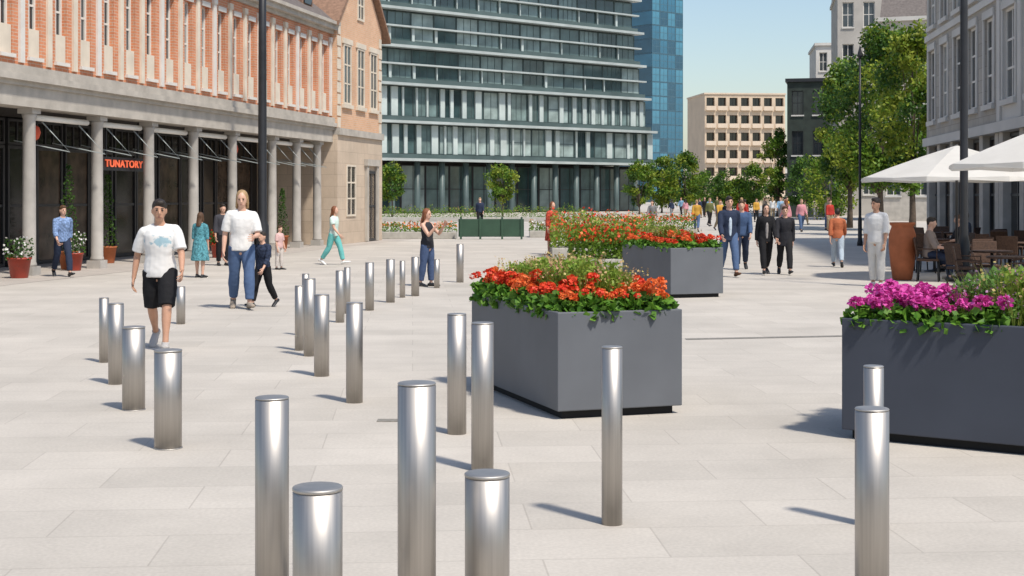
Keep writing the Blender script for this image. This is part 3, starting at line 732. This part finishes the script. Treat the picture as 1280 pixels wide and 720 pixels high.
def pot(label,u,y,h,r,pm,tall,fm=None):
    p=frame_pt(LB,u,y,0); t=thing('potted_plant',label,'potted plant',p)
    b=MB(); b.lathe([(r*.7,0),(r*.75,.02),(r,h),(r*1.08,h),(r*1.08,h+.04),(r*.9,h+.04),(r*.85,h-.03)],0,0,20); b.build('pot',pm,t)
    f=MB(); q=MB()
    for i in range(500 if tall>1 else 260):
        z=random.random(); rr=(r*1.3)*(1-z*.75 if tall>1 else 1)*math.sqrt(random.random()); a=random.random()*6.28
        f.leaf((rr*math.cos(a),rr*math.sin(a),h+z*tall),.07,0,random,1.6)
        if fm and random.random()<.3: q.leaf((rr*math.cos(a)*1.1,rr*math.sin(a)*1.1,h+z*tall+.04),.06,0,random,1.1)
    f.build('foliage',m_leafB,t)
    if fm: q.build('flowers',fm,t,kind='stuff')
pot('red pot with white flowers at the left frame edge',-.7,-.15,.4,.24,m_redpot,.45,m_whitep)
pot('red pot with pale flowers just right of the first column',2.3,.2,.38,.2,m_redpot,.5,m_whitep)
pot('tall dark conical shrub in a pot under the colonnade',2.75,.6,.4,.22,m_terr,2.1)
pot('conical shrub in a pot between the second and third columns',5.9,1.2,.4,.22,m_terr,1.9)
pot('red flowered pot at the foot of the fourth column',9.5,-.3,.35,.18,m_redpot,.4,m_red)
pot('tall shrub in a pot near the gable end of the colonnade',16.3,.3,.4,.2,m_terr,1.6)
for i,(u_,lb) in enumerate(((1.0,'red lantern hanging right of the first column'),(12.6,'red lantern hanging behind the dark lamp post'))):
    p=frame_pt(LB,u_,.5,0); t=thing('hanging_lantern',lb,'lantern',p)
    b=MB(); b.tube([(0,0,3.7),(0,0,3.35)],[.008,.008],5); b.build('cord',m_black,t)
    b=MB(); b.lathe([(.05,3.35),(.13,3.3),(.16,3.18),(.12,3.05),(.05,3.0)],0,0,16); b.build('shade',m_signred,t)

# ------------------------------------------------------------------ people
mats={}
def cloth(col,rough=.85,pat=None):
    k=tuple(col)+(pat,)
    if k not in mats: mats[k]=M('cloth',col,rough,var=.10 if not pat else .75,scale=7 if not pat else pat,bump=.4,bscale=14,spec=.2)
    return mats[k]
SK=[M('skin_light',(.60,.36,.26),.5,var=.08,scale=14),M('skin_tan',(.47,.26,.17),.5,var=.08,scale=14)]
HR={'dark':M('dark_hair',(.025,.018,.013),.5,var=.3,scale=40,bump=.5,bscale=80),'brown':M('brown_hair',(.09,.045,.022),.5,var=.3,scale=40,bump=.5,bscale=80),'red':M('auburn_hair',(.20,.07,.028),.5,var=.3,scale=40,bump=.5,bscale=80),'grey':M('grey_hair',(.22,.20,.18),.6,var=.3,scale=40),'blond':M('blond_hair',(.34,.22,.11),.5,var=.3,scale=40)}
m_eye=M('eye_dark',(.02,.015,.012),.2,var=.1); m_lip=M('lips',(.34,.13,.11),.5,var=.1)
def remesh(mb,vox,it=3,fac=.5):
    me=mb.mesh('tmp',m_white); o=D.objects.new('tmp',me); COL.objects.link(o)
    r=o.modifiers.new('r','REMESH'); r.mode='VOXEL'; r.voxel_size=vox; r.use_smooth_shade=True
    s=o.modifiers.new('s','SMOOTH'); s.factor=fac; s.iterations=it
    dg=bpy.context.evaluated_depsgraph_get(); dg.update()
    out=D.meshes.new_from_object(o.evaluated_get(dg)); D.objects.remove(o); D.meshes.remove(me)
    out.materials.clear(); return out
def wrinkle(me,amp,seed):
    n=len(me.vertices); co=[0.0]*(3*n); no=[0.0]*(3*n)
    me.vertices.foreach_get('co',co); me.vertices.foreach_get('normal',no)
    nz=mnoise.noise
    for i in range(n):
        x,y,z=co[3*i],co[3*i+1],co[3*i+2]
        a=nz(Vector((x*11+seed,y*11,z*5)))
        d=amp*(a+.45*nz(Vector((x*16,y*16+seed,z*22)))+.15)
        co[3*i]+=no[3*i]*d; co[3*i+1]+=no[3*i+1]*d; co[3*i+2]+=no[3*i+2]*d
    me.vertices.foreach_set('co',co); me.update()
def lerp_tab(tab,t):
    for (a,ra),(b,rb) in zip(tab,tab[1:]):
        if t<=b: return ra+(rb-ra)*(t-a)/(b-a) if b>a else rb
    return tab[-1][1]
def poly_at(pts,t):
    n=len(pts)-1; i=min(int(t*n),n-1); f=t*n-i; return pts[i].lerp(pts[i+1],f)
LEG=[(0,.09),(.25,.08),(.46,.058),(.52,.054),(.64,.058),(.92,.034),(1,.036)]
ARM=[(0,.05),(.2,.050),(.46,.039),(.54,.039),(.65,.039),(.96,.026),(1,.026)]
def person(label,px,base,face,h,pose,cl,vox=.011,detail=False,group=None,at=None,seat=None):
    if at is None: x,y=GP(px,base)
    else: x,y=at
    t=thing('person',label,'person',(x,y,0),face,group); t.scale=(h/1.75,)*3
    fem=cl.get('fem',False); lean=R(pose.get('lean',2)); U=Vector((0,-math.sin(lean),math.cos(lean))); Fw=Vector((0,-math.cos(lean),-math.sin(lean))); X=Vector((1,0,0))
    hip=Vector((0,0,0)); legs=[];zs=[]
    for sd,(a,k,fp) in zip((1,-1),pose['legs']):
        hj=hip+Vector((sd*.088,0,0)); a_=R(a); kk=R(a-k)
        ab=.05*sd
        kn=hj+Vector((ab*.5,-math.sin(a_),-math.cos(a_)))*.43; an=kn+Vector((0,-math.sin(kk),-math.cos(kk)))*.41
        fd=Vector((sd*.12,-math.cos(R(fp)),math.sin(R(fp)))).normalized(); dn=Vector((0,-math.sin(R(fp)),-math.cos(R(fp))))
        heel=an-fd*.05+dn*.055; ball=an+fd*.13+dn*.06; toe=an+fd*.19+dn*.065
        legs.append((hj,kn,an,heel,ball,toe,fd)); zs+= [heel.z-.03,ball.z-.022,toe.z-.018]
    up=(seat/(h/1.75)+.085 if seat else -min(zs)); off=Vector((0,0,up)); hip=hip+off
    legs=[tuple(v+off if i<6 else v for i,v in enumerate(l)) for l in legs]
    dz=R(pose.get('hipdrop',2.0))
    def T(u_,f=0,x=0): return hip+U*u_+Fw*f+X*x
    sw=.160 if fem else .180; wk=.86 if fem else .98
    tor=[(-.07,.125,.10,0),(0,.160,.118,0),(.07,.155,.113,.0),(.17,.138*wk,.10,.01),(.29,.157*wk,.112,.012),(.39,.170*wk,.115,.008),(.45,.146*wk,.092,0),(.49,.092,.07,-.005),(.54,.06,.058,0)]
    arms=[]
    for sd,(fl,abd,el,inn) in zip((1,-1),pose['arms']):
        sj=T(.438,0,sd*sw)+Vector((0,0,sd*math.sin(dz)*.12)); a_=R(fl); d1=Vector((sd*math.sin(R(abd)),-math.sin(a_),-math.cos(a_))).normalized()
        ej=sj+d1*.29; b_=R(fl+el); d2=Vector((sd*math.sin(R(abd))*.6-sd*inn,-math.sin(b_),-math.cos(b_))).normalized(); wj=ej+d2*.255
        arms.append((sj,ej,wj,d2,sd))
    seg=14
    B=MB()
    B.tube([T(u_,f) for u_,_,_,f in tor],[(a,b) for _,a,b,_ in tor],seg,dome=True)
    B.tube([T(.46),T(.53,.008),T(.62,.02)],[(.066,.064),(.054,.056),(.052,.058)],12,dome=True)
    tn=R(pose.get('turn',0)); nod=R(pose.get('nod',0))
    Hf=(Matrix.Rotation(tn,3,'Z')@Fw).normalized(); Hx=Hf.cross(Vector((0,0,1))).normalized()*-1; Hf=(Matrix.Rotation(nod,3,Hx)@Hf).normalized(); Hu=Hx.cross(Hf).normalized()
    if Hu.z<0: Hu=-Hu
    hc=T(.682,.022); HA=(Hx,Hf,Hu)
    B.ell(hc+Hf*-.005,(.076,.096,.115),HA,16,12); B.ell(hc+Hf*.038-Hu*.068,(.052,.052,.05),HA,12,8); B.ell(hc+Hf*.03-Hu*.03,(.063,.06,.062),HA,12,8)
    B.tube([hc+Hf*.088+Hu*.005,hc+Hf*.108-Hu*.03,hc+Hf*.09-Hu*.042],[.010,.015,.010],8,tuple(Hx),dome=True)
    for sd in (1,-1): B.ell(hc+Hx*sd*.079-Hf*.01-Hu*.012,(.010,.022,.032),HA,8,6)
    for l in legs:
        P=[l[0],l[1],l[2]]; B.tube([poly_at(P,i/10) for i in range(11)],[lerp_tab(LEG,i/10) for i in range(11)],12,dome=True)
        B.tube([l[3],l[3].lerp(l[4],.5)+Vector((0,0,.012)),l[4],l[5]],[(.032,.03),(.036,.032),(.042,.024),(.034,.018)],10,dome=True)
    def handframe(d2,sd):
        n=Vector((-sd,0,0)); n=(n-d2*n.dot(d2)).normalized() if abs(n.dot(d2))<.95 else d2.orthogonal().normalized(); s=Vector((0,-1,0))-d2*Vector((0,-1,0)).dot(d2)
        s=(s-n*s.dot(n)); s=s.normalized() if s.length>.1 else d2.cross(n)
        return n,s
    for sj,ej,wj,d2,sd in arms:
        B.ell(sj-X*sd*.008,(.056,.056,.062)); P=[sj,ej,wj]; B.tube([poly_at(P,i/10) for i in range(11)],[lerp_tab(ARM,i/10) for i in range(11)],12,dome=True)
        B.tube([T(.46,0,sd*.05),sj],[(.05,.06),(.05,.05)],10,(0,1,0),dome=True)
        n,s=handframe(d2,sd)
        B.tube([wj-d2*.01,wj+d2*.03,wj+d2*.085],[(.026,.02),(.036,.017),(.04,.014)],10,tuple(s),dome=True)
    bm_=remesh(B,vox,3)
    fg=MB()
    for sj,ej,wj,d2,sd in arms:
        n,s=handframe(d2,sd)
        for i,ln in enumerate((.072,.082,.076,.058)):
            p0=wj+d2*.075+s*(.03-.02*i); sp=s*(.010-.0065*i); p1=p0+(d2*.5+n*.10)*ln+sp; p2=p1+(d2*.34+n*.28)*ln+sp*.5; p3=p2+(d2*.15+n*.30)*ln
            fg.tube([p0,p1,p2,p3],[.0095,.009,.008,.006],6,tuple(s),dome=True)
        q=wj+d2*.02+s*.026; fg.tube([q,q+d2*.03+s*.028+n*.006,q+d2*.058+s*.036+n*.016],[.012,.010,.007],6,tuple(n),dome=True)
    fm_=fg.mesh('fingers',m_white); bb=bmesh.new(); bb.from_mesh(bm_); bb.from_mesh(fm_); bb.to_mesh(bm_); bb.free(); D.meshes.remove(fm_)
    bm_.materials.clear(); bm_.materials.append(cl.get('skin',SK[0])); bm_.polygons.foreach_set('material_index',[0]*len(bm_.polygons)); bm_.polygons.foreach_set('use_smooth',[True]*len(bm_.polygons)); bm_.name='body'
    link('body',bm_,t)
    def cl_obj(mb,name,mat,it=4,wr=.006):
        me=remesh(mb,vox*1.1,it)
        if wr and vox<.0115: wrinkle(me,wr,(px%97)*1.3)
        me.materials.append(mat); me.name=name; return link(name,me,t)
    if cl.get('top'):
        e=cl.get('loose',.016); sl_=cl.get('sleeve',.3); c=MB(); lo=cl.get('hem',-.07)
        tt=[q for q in tor if q[0]>=lo-1e-6]
        pts=[T(u_,f) for u_,_,_,f in tt[:-2]]; rd=[(a+e*(1.2 if u_<.3 else 1),b+e*(1.25 if u_<.3 else 1)) for u_,a,b,_ in tt[:-2]]
        rd[0]=(max(rd[0][0],rd[1][0]-.002),max(rd[0][1],rd[1][1]-.002))
        if lo<-.08:
            pts=[T(lo,.0)]+pts; rd=[(rd[0][0]+.012,rd[0][1]+.012)]+rd
        pts.append(T(.487,-.004)); rd.append((.108,.08)); pts.append(T(.515,0)); rd.append((.068,.066))
        c.tube(pts,rd,18)
        for sj,ej,wj,d2,sd in arms:
            if sl_>0:
                P=[sj,ej,wj]; n=6; c.ell(sj-X*sd*.01,(.062+e*.2,.064+e*.2,.068+e*.1))
                c.tube([T(.462,0,sd*.05),sj],[(.060+e*.1,.07+e*.2),(.060+e*.1,.062)],10,(0,1,0),dome=True)
                wide=.02 if sl_<.5 else .012
                c.tube([poly_at(P,sl_*i/n) for i in range(n+1)],[lerp_tab(ARM,sl_*i/n)+.013+wide*(i/n) for i in range(n+1)],12)
        cl_obj(c,cl.get('topname','shirt'),cl['top'])
    if cl.get('vest'):
        c=MB(); c.tube([T(-.02,.018),T(.1,.036),T(.3,.056),T(.43,.04)],[(.06,.13),(.055,.118),(.06,.105),(.045,.08)],12); cl_obj(c,'undershirt',cl['vest'],4,.002)
    if cl.get('bottom'):
        c=MB(); fr=cl.get('leg',.95); w0=cl.get('wide',.014); w1=cl.get('cuff',.03)
        c.tube([T(-.09),T(-.03),T(.04),T(.10)],[(.12,.105),(.166,.126),(.168,.124),(.152,.110)],16)
        for l in legs:
            P=[l[0],l[1],l[2]]; n=10
            c.tube([poly_at(P,fr*i/n) for i in range(n+1)],[lerp_tab(LEG,fr*i/n)+w0+(w1-w0)*(i/n) for i in range(n+1)],14)
        cl_obj(c,cl.get('botname','trousers'),cl['bottom'])
    if cl.get('skirt'):
        c=MB(); k1=(legs[0][1]+legs[1][1])/2; c.tube([T(.12),T(.0),T(0).lerp(k1,.5),k1-Vector((0,0,.04))],[(.16,.115),(.195,.15),(.22,.18),(.25,.22)],18); cl_obj(c,'skirt',cl['skirt'],4,.012)
    for l in legs:
        c=MB(); c.tube([l[3]-l[6]*.005,l[3].lerp(l[4],.45)+Vector((0,0,.014)),l[4],l[5]+l[6]*.012],[(.04,.038),(.042,.04),(.049,.031),(.038,.023)],12,dome=True)
        c.tube([l[2]+Vector((0,0,.0)),l[3].lerp(l[4],.25)],[.044,.04],10)
        me=c.mesh('shoe',cl.get('shoe',m_black)); link('shoe',me,t)
    hm=HR[cl.get('hair','dark')]; c=MB()
    if cl.get('long'):
        c.ell(hc+Hu*.022-Hf*.026,(.090,.098,.110),HA,16,12); c.tube([hc-Hf*.055+Hu*.02,hc-Hf*.075-Hu*.1,T(.44,-.115)],[(.082,.05),(.085,.045),(.065,.028)],14,tuple(Hx),dome=True)
        for sd in (1,-1): c.tube([hc+Hx*sd*.07+Hf*.0,hc+Hx*sd*.080-Hu*.13-Hf*.01],[.026,.02],8,dome=True)
    else:
        c.ell(hc+Hu*.040-Hf*.018,(.082,.098,.090),HA,16,12); c.ell(hc-Hf*.05-Hu*.0,(.074,.058,.075),HA,14,10)
        if cl.get('fringe',1): c.ell(hc+Hu*.088+Hf*.05,(.058,.04,.034),HA,12,8)
    cl_obj(c,'hair',hm,2,.006)
    if cl.get('beard'):
        c=MB(); c.ell(hc+Hf*.045-Hu*.088,(.05,.05,.042),HA,12,8); cl_obj(c,'beard',hm,1,0)
    if detail:
        for sd in (1,-1):
            e=MB(); e.ell(hc+Hx*sd*.030+Hf*.084+Hu*.006,(.014,.009,.007),HA,8,6); e.build('eye',m_eye,t)
            e=MB(); e.ell(hc+Hx*sd*.031+Hf*.087+Hu*.026,(.019,.007,.005),HA,8,6); e.build('eyebrow',hm,t)
        e=MB(); e.ell(hc+Hf*.083-Hu*.07,(.022,.008,.006),HA,8,6); e.build('mouth',m_lip,t)
    return t,T
WALK=dict(legs=((22,8,12),(-14,22,-28)),arms=((-18,6,14,.05),(20,6,22,.05)))
WALK2=dict(legs=((-12,24,-28),(20,6,10)),arms=((18,6,20,.05),(-16,6,12,.05)))
STAND=dict(legs=((3,2,0),(-2,3,0)),arms=((4,7,14,.05),(0,7,12,.05)))
BK=(.014,.014,.016); NV=(.025,.035,.065); JEAN=(.075,.12,.22); WH=(.70,.69,.67)
m_tee,tnt,tb=newmat('printed_tee'); tn_=tnt.nodes
tc=tn_.new('ShaderNodeTexCoord'); mp=tn_.new('ShaderNodeMapping'); mp.inputs['Location'].default_value=(-.015,0,-1.225)
L(tnt,tc.outputs['Object'],mp.inputs[0])
vm=tn_.new('ShaderNodeVectorMath'); vm.operation='MULTIPLY'; vm.inputs[1].default_value=(6,0,12); L(tnt,mp.outputs[0],vm.inputs[0])
ln_=tn_.new('ShaderNodeVectorMath'); ln_.operation='LENGTH'; L(tnt,vm.outputs[0],ln_.inputs[0])
nn=tn_.new('ShaderNodeTexNoise'); nn.inputs['Scale'].default_value=15; nn.inputs['Detail'].default_value=4; L(tnt,tc.outputs['Object'],nn.inputs['Vector'])
ma=tn_.new('ShaderNodeMath'); ma.operation='MULTIPLY_ADD'; ma.inputs[1].default_value=2.8; L(tnt,nn.outputs['Fac'],ma.inputs[0]); L(tnt,ln_.outputs['Value'],ma.inputs[2])
rp=tn_.new('ShaderNodeValToRGB'); rp.color_ramp.elements[0].position=.46; rp.color_ramp.elements[1].position=.54
rp.color_ramp.elements[0].color=(.30,.44,.50,1); rp.color_ramp.elements[1].color=(*WH,1)
dv=tn_.new('ShaderNodeMath'); dv.operation='MULTIPLY'; dv.inputs[1].default_value=.25; L(tnt,ma.outputs[0],dv.inputs[0]); L(tnt,dv.outputs[0],rp.inputs[0]); L(tnt,rp.outputs[0],tb.inputs['Base Color']); tb.inputs['Roughness'].default_value=.85
person('man in white tee and black shorts walking toward the viewer on the left',200,437,R(6),1.76,
  dict(legs=((24,8,8),(-10,34,-36)),arms=((18,15,30,.05),(-18,17,26,.04)),turn=10,nod=2,lean=3,hipdrop=5),
  dict(top=m_tee,sleeve=.40,loose=.020,bottom=cloth(BK),leg=.50,wide=.022,cuff=.034,botname='shorts',shoe=cloth((.42,.40,.38)),hair='dark',skin=SK[1]),.008,True)
person('person in blue patterned shirt and dark trousers beside the first column',78,346,R(35),1.58,dict(WALK,turn=10),dict(top=cloth((.17,.25,.42),pat=22),sleeve=.8,bottom=cloth(NV),hair='brown',shoe=m_black),.011,True)
person('child in a teal dress seen from behind near the colonnade',250,347,R(165),1.42,STAND,dict(fem=True,top=cloth((.08,.24,.28),pat=24),sleeve=.6,skirt=cloth((.09,.26,.30),pat=24),hair='brown',long=True),.011)
person('tall fair haired person in white shirt and blue jeans, one hand near the chest',302,386,R(16),1.86,dict(legs=((16,8,8),(-10,16,-16)),arms=((14,9,72,.42),(-8,12,22,.03)),nod=8,turn=-12,lean=3,hipdrop=-4),dict(top=cloth(WH),sleeve=.42,loose=.018,bottom=cloth(JEAN),hair='blond',long=True,shoe=cloth((.3,.25,.2))),.010,True)
person('child in dark navy clothes beside the tall person in white',329,384,R(-30),1.22,WALK2,dict(top=cloth(NV,pat=20),sleeve=.8,bottom=cloth(BK),hair='dark'),.0112)
person('small child in pale pink top behind the child in navy',349,337,R(60),1.06,STAND,dict(top=cloth((.6,.40,.38)),sleeve=.4,bottom=cloth((.55,.5,.46)),hair='brown',fem=True),.012)
person('woman in mint top and turquoise trousers walking by the gable end',417,331,R(70),1.52,WALK,dict(fem=True,top=cloth((.55,.68,.62)),sleeve=.3,bottom=cloth((.14,.44,.42)),hair='red',long=True,shoe=cloth(WH)),.011)
person('woman in dark sleeveless top and jeans lifting both hands to her face',534,358,R(60),1.52,dict(legs=((4,3,0),(-5,6,-4)),arms=((45,8,95,.25),(40,8,100,.2)),nod=10,lean=-2),dict(fem=True,top=cloth((.03,.03,.035)),sleeve=0,bottom=cloth((.06,.09,.17)),hair='red',long=True,shoe=m_black),.010,True)
person('person in a red dress standing behind the central planter',690,318,R(30),1.60,STAND,dict(fem=True,top=cloth((.45,.07,.04),pat=18),sleeve=.8,skirt=cloth((.42,.07,.04),pat=18),hair='red',long=True),.0112)
person('man in open dark jacket, pale shirt and jeans walking right of the far planter',911,346,R(5),1.78,WALK,dict(top=cloth(NV),topname='jacket',vest=cloth((.5,.58,.66)),sleeve=.97,hem=-.14,bottom=cloth(JEAN),hair='dark',shoe=cloth((.1,.05,.03))),.011,True)
person('person in blue sweater close behind the man in the open jacket',927,337,R(-8),1.68,WALK2,dict(top=cloth((.06,.10,.19)),sleeve=.95,bottom=cloth(NV),hair='brown'),.0112)
person('woman in black jacket and trousers walking, left of the pair in black',957,343,R(4),1.60,WALK2,dict(fem=True,top=cloth(BK),topname='jacket',vest=cloth((.3,.28,.27)),sleeve=.97,hem=-.12,bottom=cloth(BK),hair='dark',long=True),.011,True)
person('person in charcoal coat walking, right of the pair in black',981,343,R(-4),1.56,WALK,dict(top=cloth((.025,.025,.03)),topname='coat',sleeve=.97,hem=-.2,bottom=cloth((.02,.02,.022)),hair='brown'),.011,True)
person('person in rust orange shirt and light blue trousers walking by the terrace',1047,334,R(170),1.47,WALK,dict(top=cloth((.42,.13,.06)),sleeve=.8,bottom=cloth((.38,.45,.52)),hair='dark'),.0112)
person('person in white shirt and white trousers standing beside the terracotta urn',1096,358,R(-40),1.74,dict(STAND,turn=-15,hipdrop=4),dict(top=cloth(WH),sleeve=.6,loose=.018,bottom=cloth((.64,.62,.58)),hair='dark',skin=SK[1],shoe=cloth(WH)),.010,True)
person('person in dark clothes standing under the colonnade left of the tall fair haired person',278,332,R(30),1.57,STAND,dict(top=cloth((.05,.05,.06)),sleeve=.8,bottom=cloth(BK),hair='dark'),.0124)
SIT=dict(legs=((86,84,0),(82,80,0)),arms=((28,8,55,.15),(24,8,60,.15)),lean=4)
for i,(si,cc,lb) in enumerate(((0,(.03,.03,.035),'black'),(4,(.25,.20,.17),'brown'),(16,(.10,.12,.16),'slate blue'))):
    cx,cy,a=seats[si]
    person('person in a %s top sitting on a wicker cafe chair'%lb,0,0,a,1.68,SIT,dict(top=cloth(cc),sleeve=.6,bottom=cloth(NV),hair=('brown','dark','grey')[i]),.014,at=(cx,cy),seat=.47)
def obj_mat(o,m):
    o.material_slots[0].link='OBJECT'; o.material_slots[0].material=m
protos=[person('x',0,0,0,1.7,p_,dict(top=cloth(BK),sleeve=.9,bottom=cloth(NV),hair='dark',fem=f_,long=f_),.022,at=(0,-50)) [0] for p_,f_ in ((WALK,False),(WALK2,True),(STAND,False),(WALK2,False))]
TC=[('black',BK),('white',WH),('navy blue',NV),('red',(.40,.04,.03)),('beige',(.42,.34,.25)),('grey',(.2,.2,.2)),('sky blue',(.22,.36,.5)),('olive',(.12,.13,.05)),('mustard',(.5,.28,.05)),('pink',(.55,.25,.28))]
BC=[('black',BK),('blue denim',JEAN),('khaki',(.28,.22,.14)),('grey',(.18,.18,.19))]
combos=[(a,b) for a in TC for b in BC]; random.shuffle(combos)
rng=random.Random(5); used=[]
i=0; tries=0; NC=28
while i<NC and tries<3000:
    tries+=1
    Y=rng.uniform(62,125); px=rng.uniform(815,1042) if i<NC-1 else 600
    if i>=NC-1: Y=80
    x,y=PX(px,Y)
    if any((x-a)**2+(y-b)**2<.5 for a,b in used): continue
    if abs(y-63)<1.8 and px<880: continue
    used.append((x,y)); (tn_,tc),(bn_,bc)=combos[i]
    src=protos[i%4]; o=src if i<4 else dup(src)
    o.location=(x,y,0); o.rotation_euler=(0,0,rng.choice((0,math.pi))+rng.uniform(-.7,.7)); s_=rng.uniform(.9,1.03)*1.7/1.75; o.scale=(s_,s_,s_)
    o['label']='person in %s top and %s trousers in the distant crowd'%(tn_,bn_) if i<NC-1 else 'person in %s top and %s trousers near the office building'%(tn_,bn_)
    if i<NC-1: o['group']='people in the distant crowd'
    for ch in o.children:
        nm=ch.name.split('.')[0]
        if nm=='shirt': obj_mat(ch,cloth(tc))
        elif nm=='trousers': obj_mat(ch,cloth(bc))
        elif nm=='hair': obj_mat(ch,HR[rng.choice(('dark','brown','blond','red'))])
    i+=1
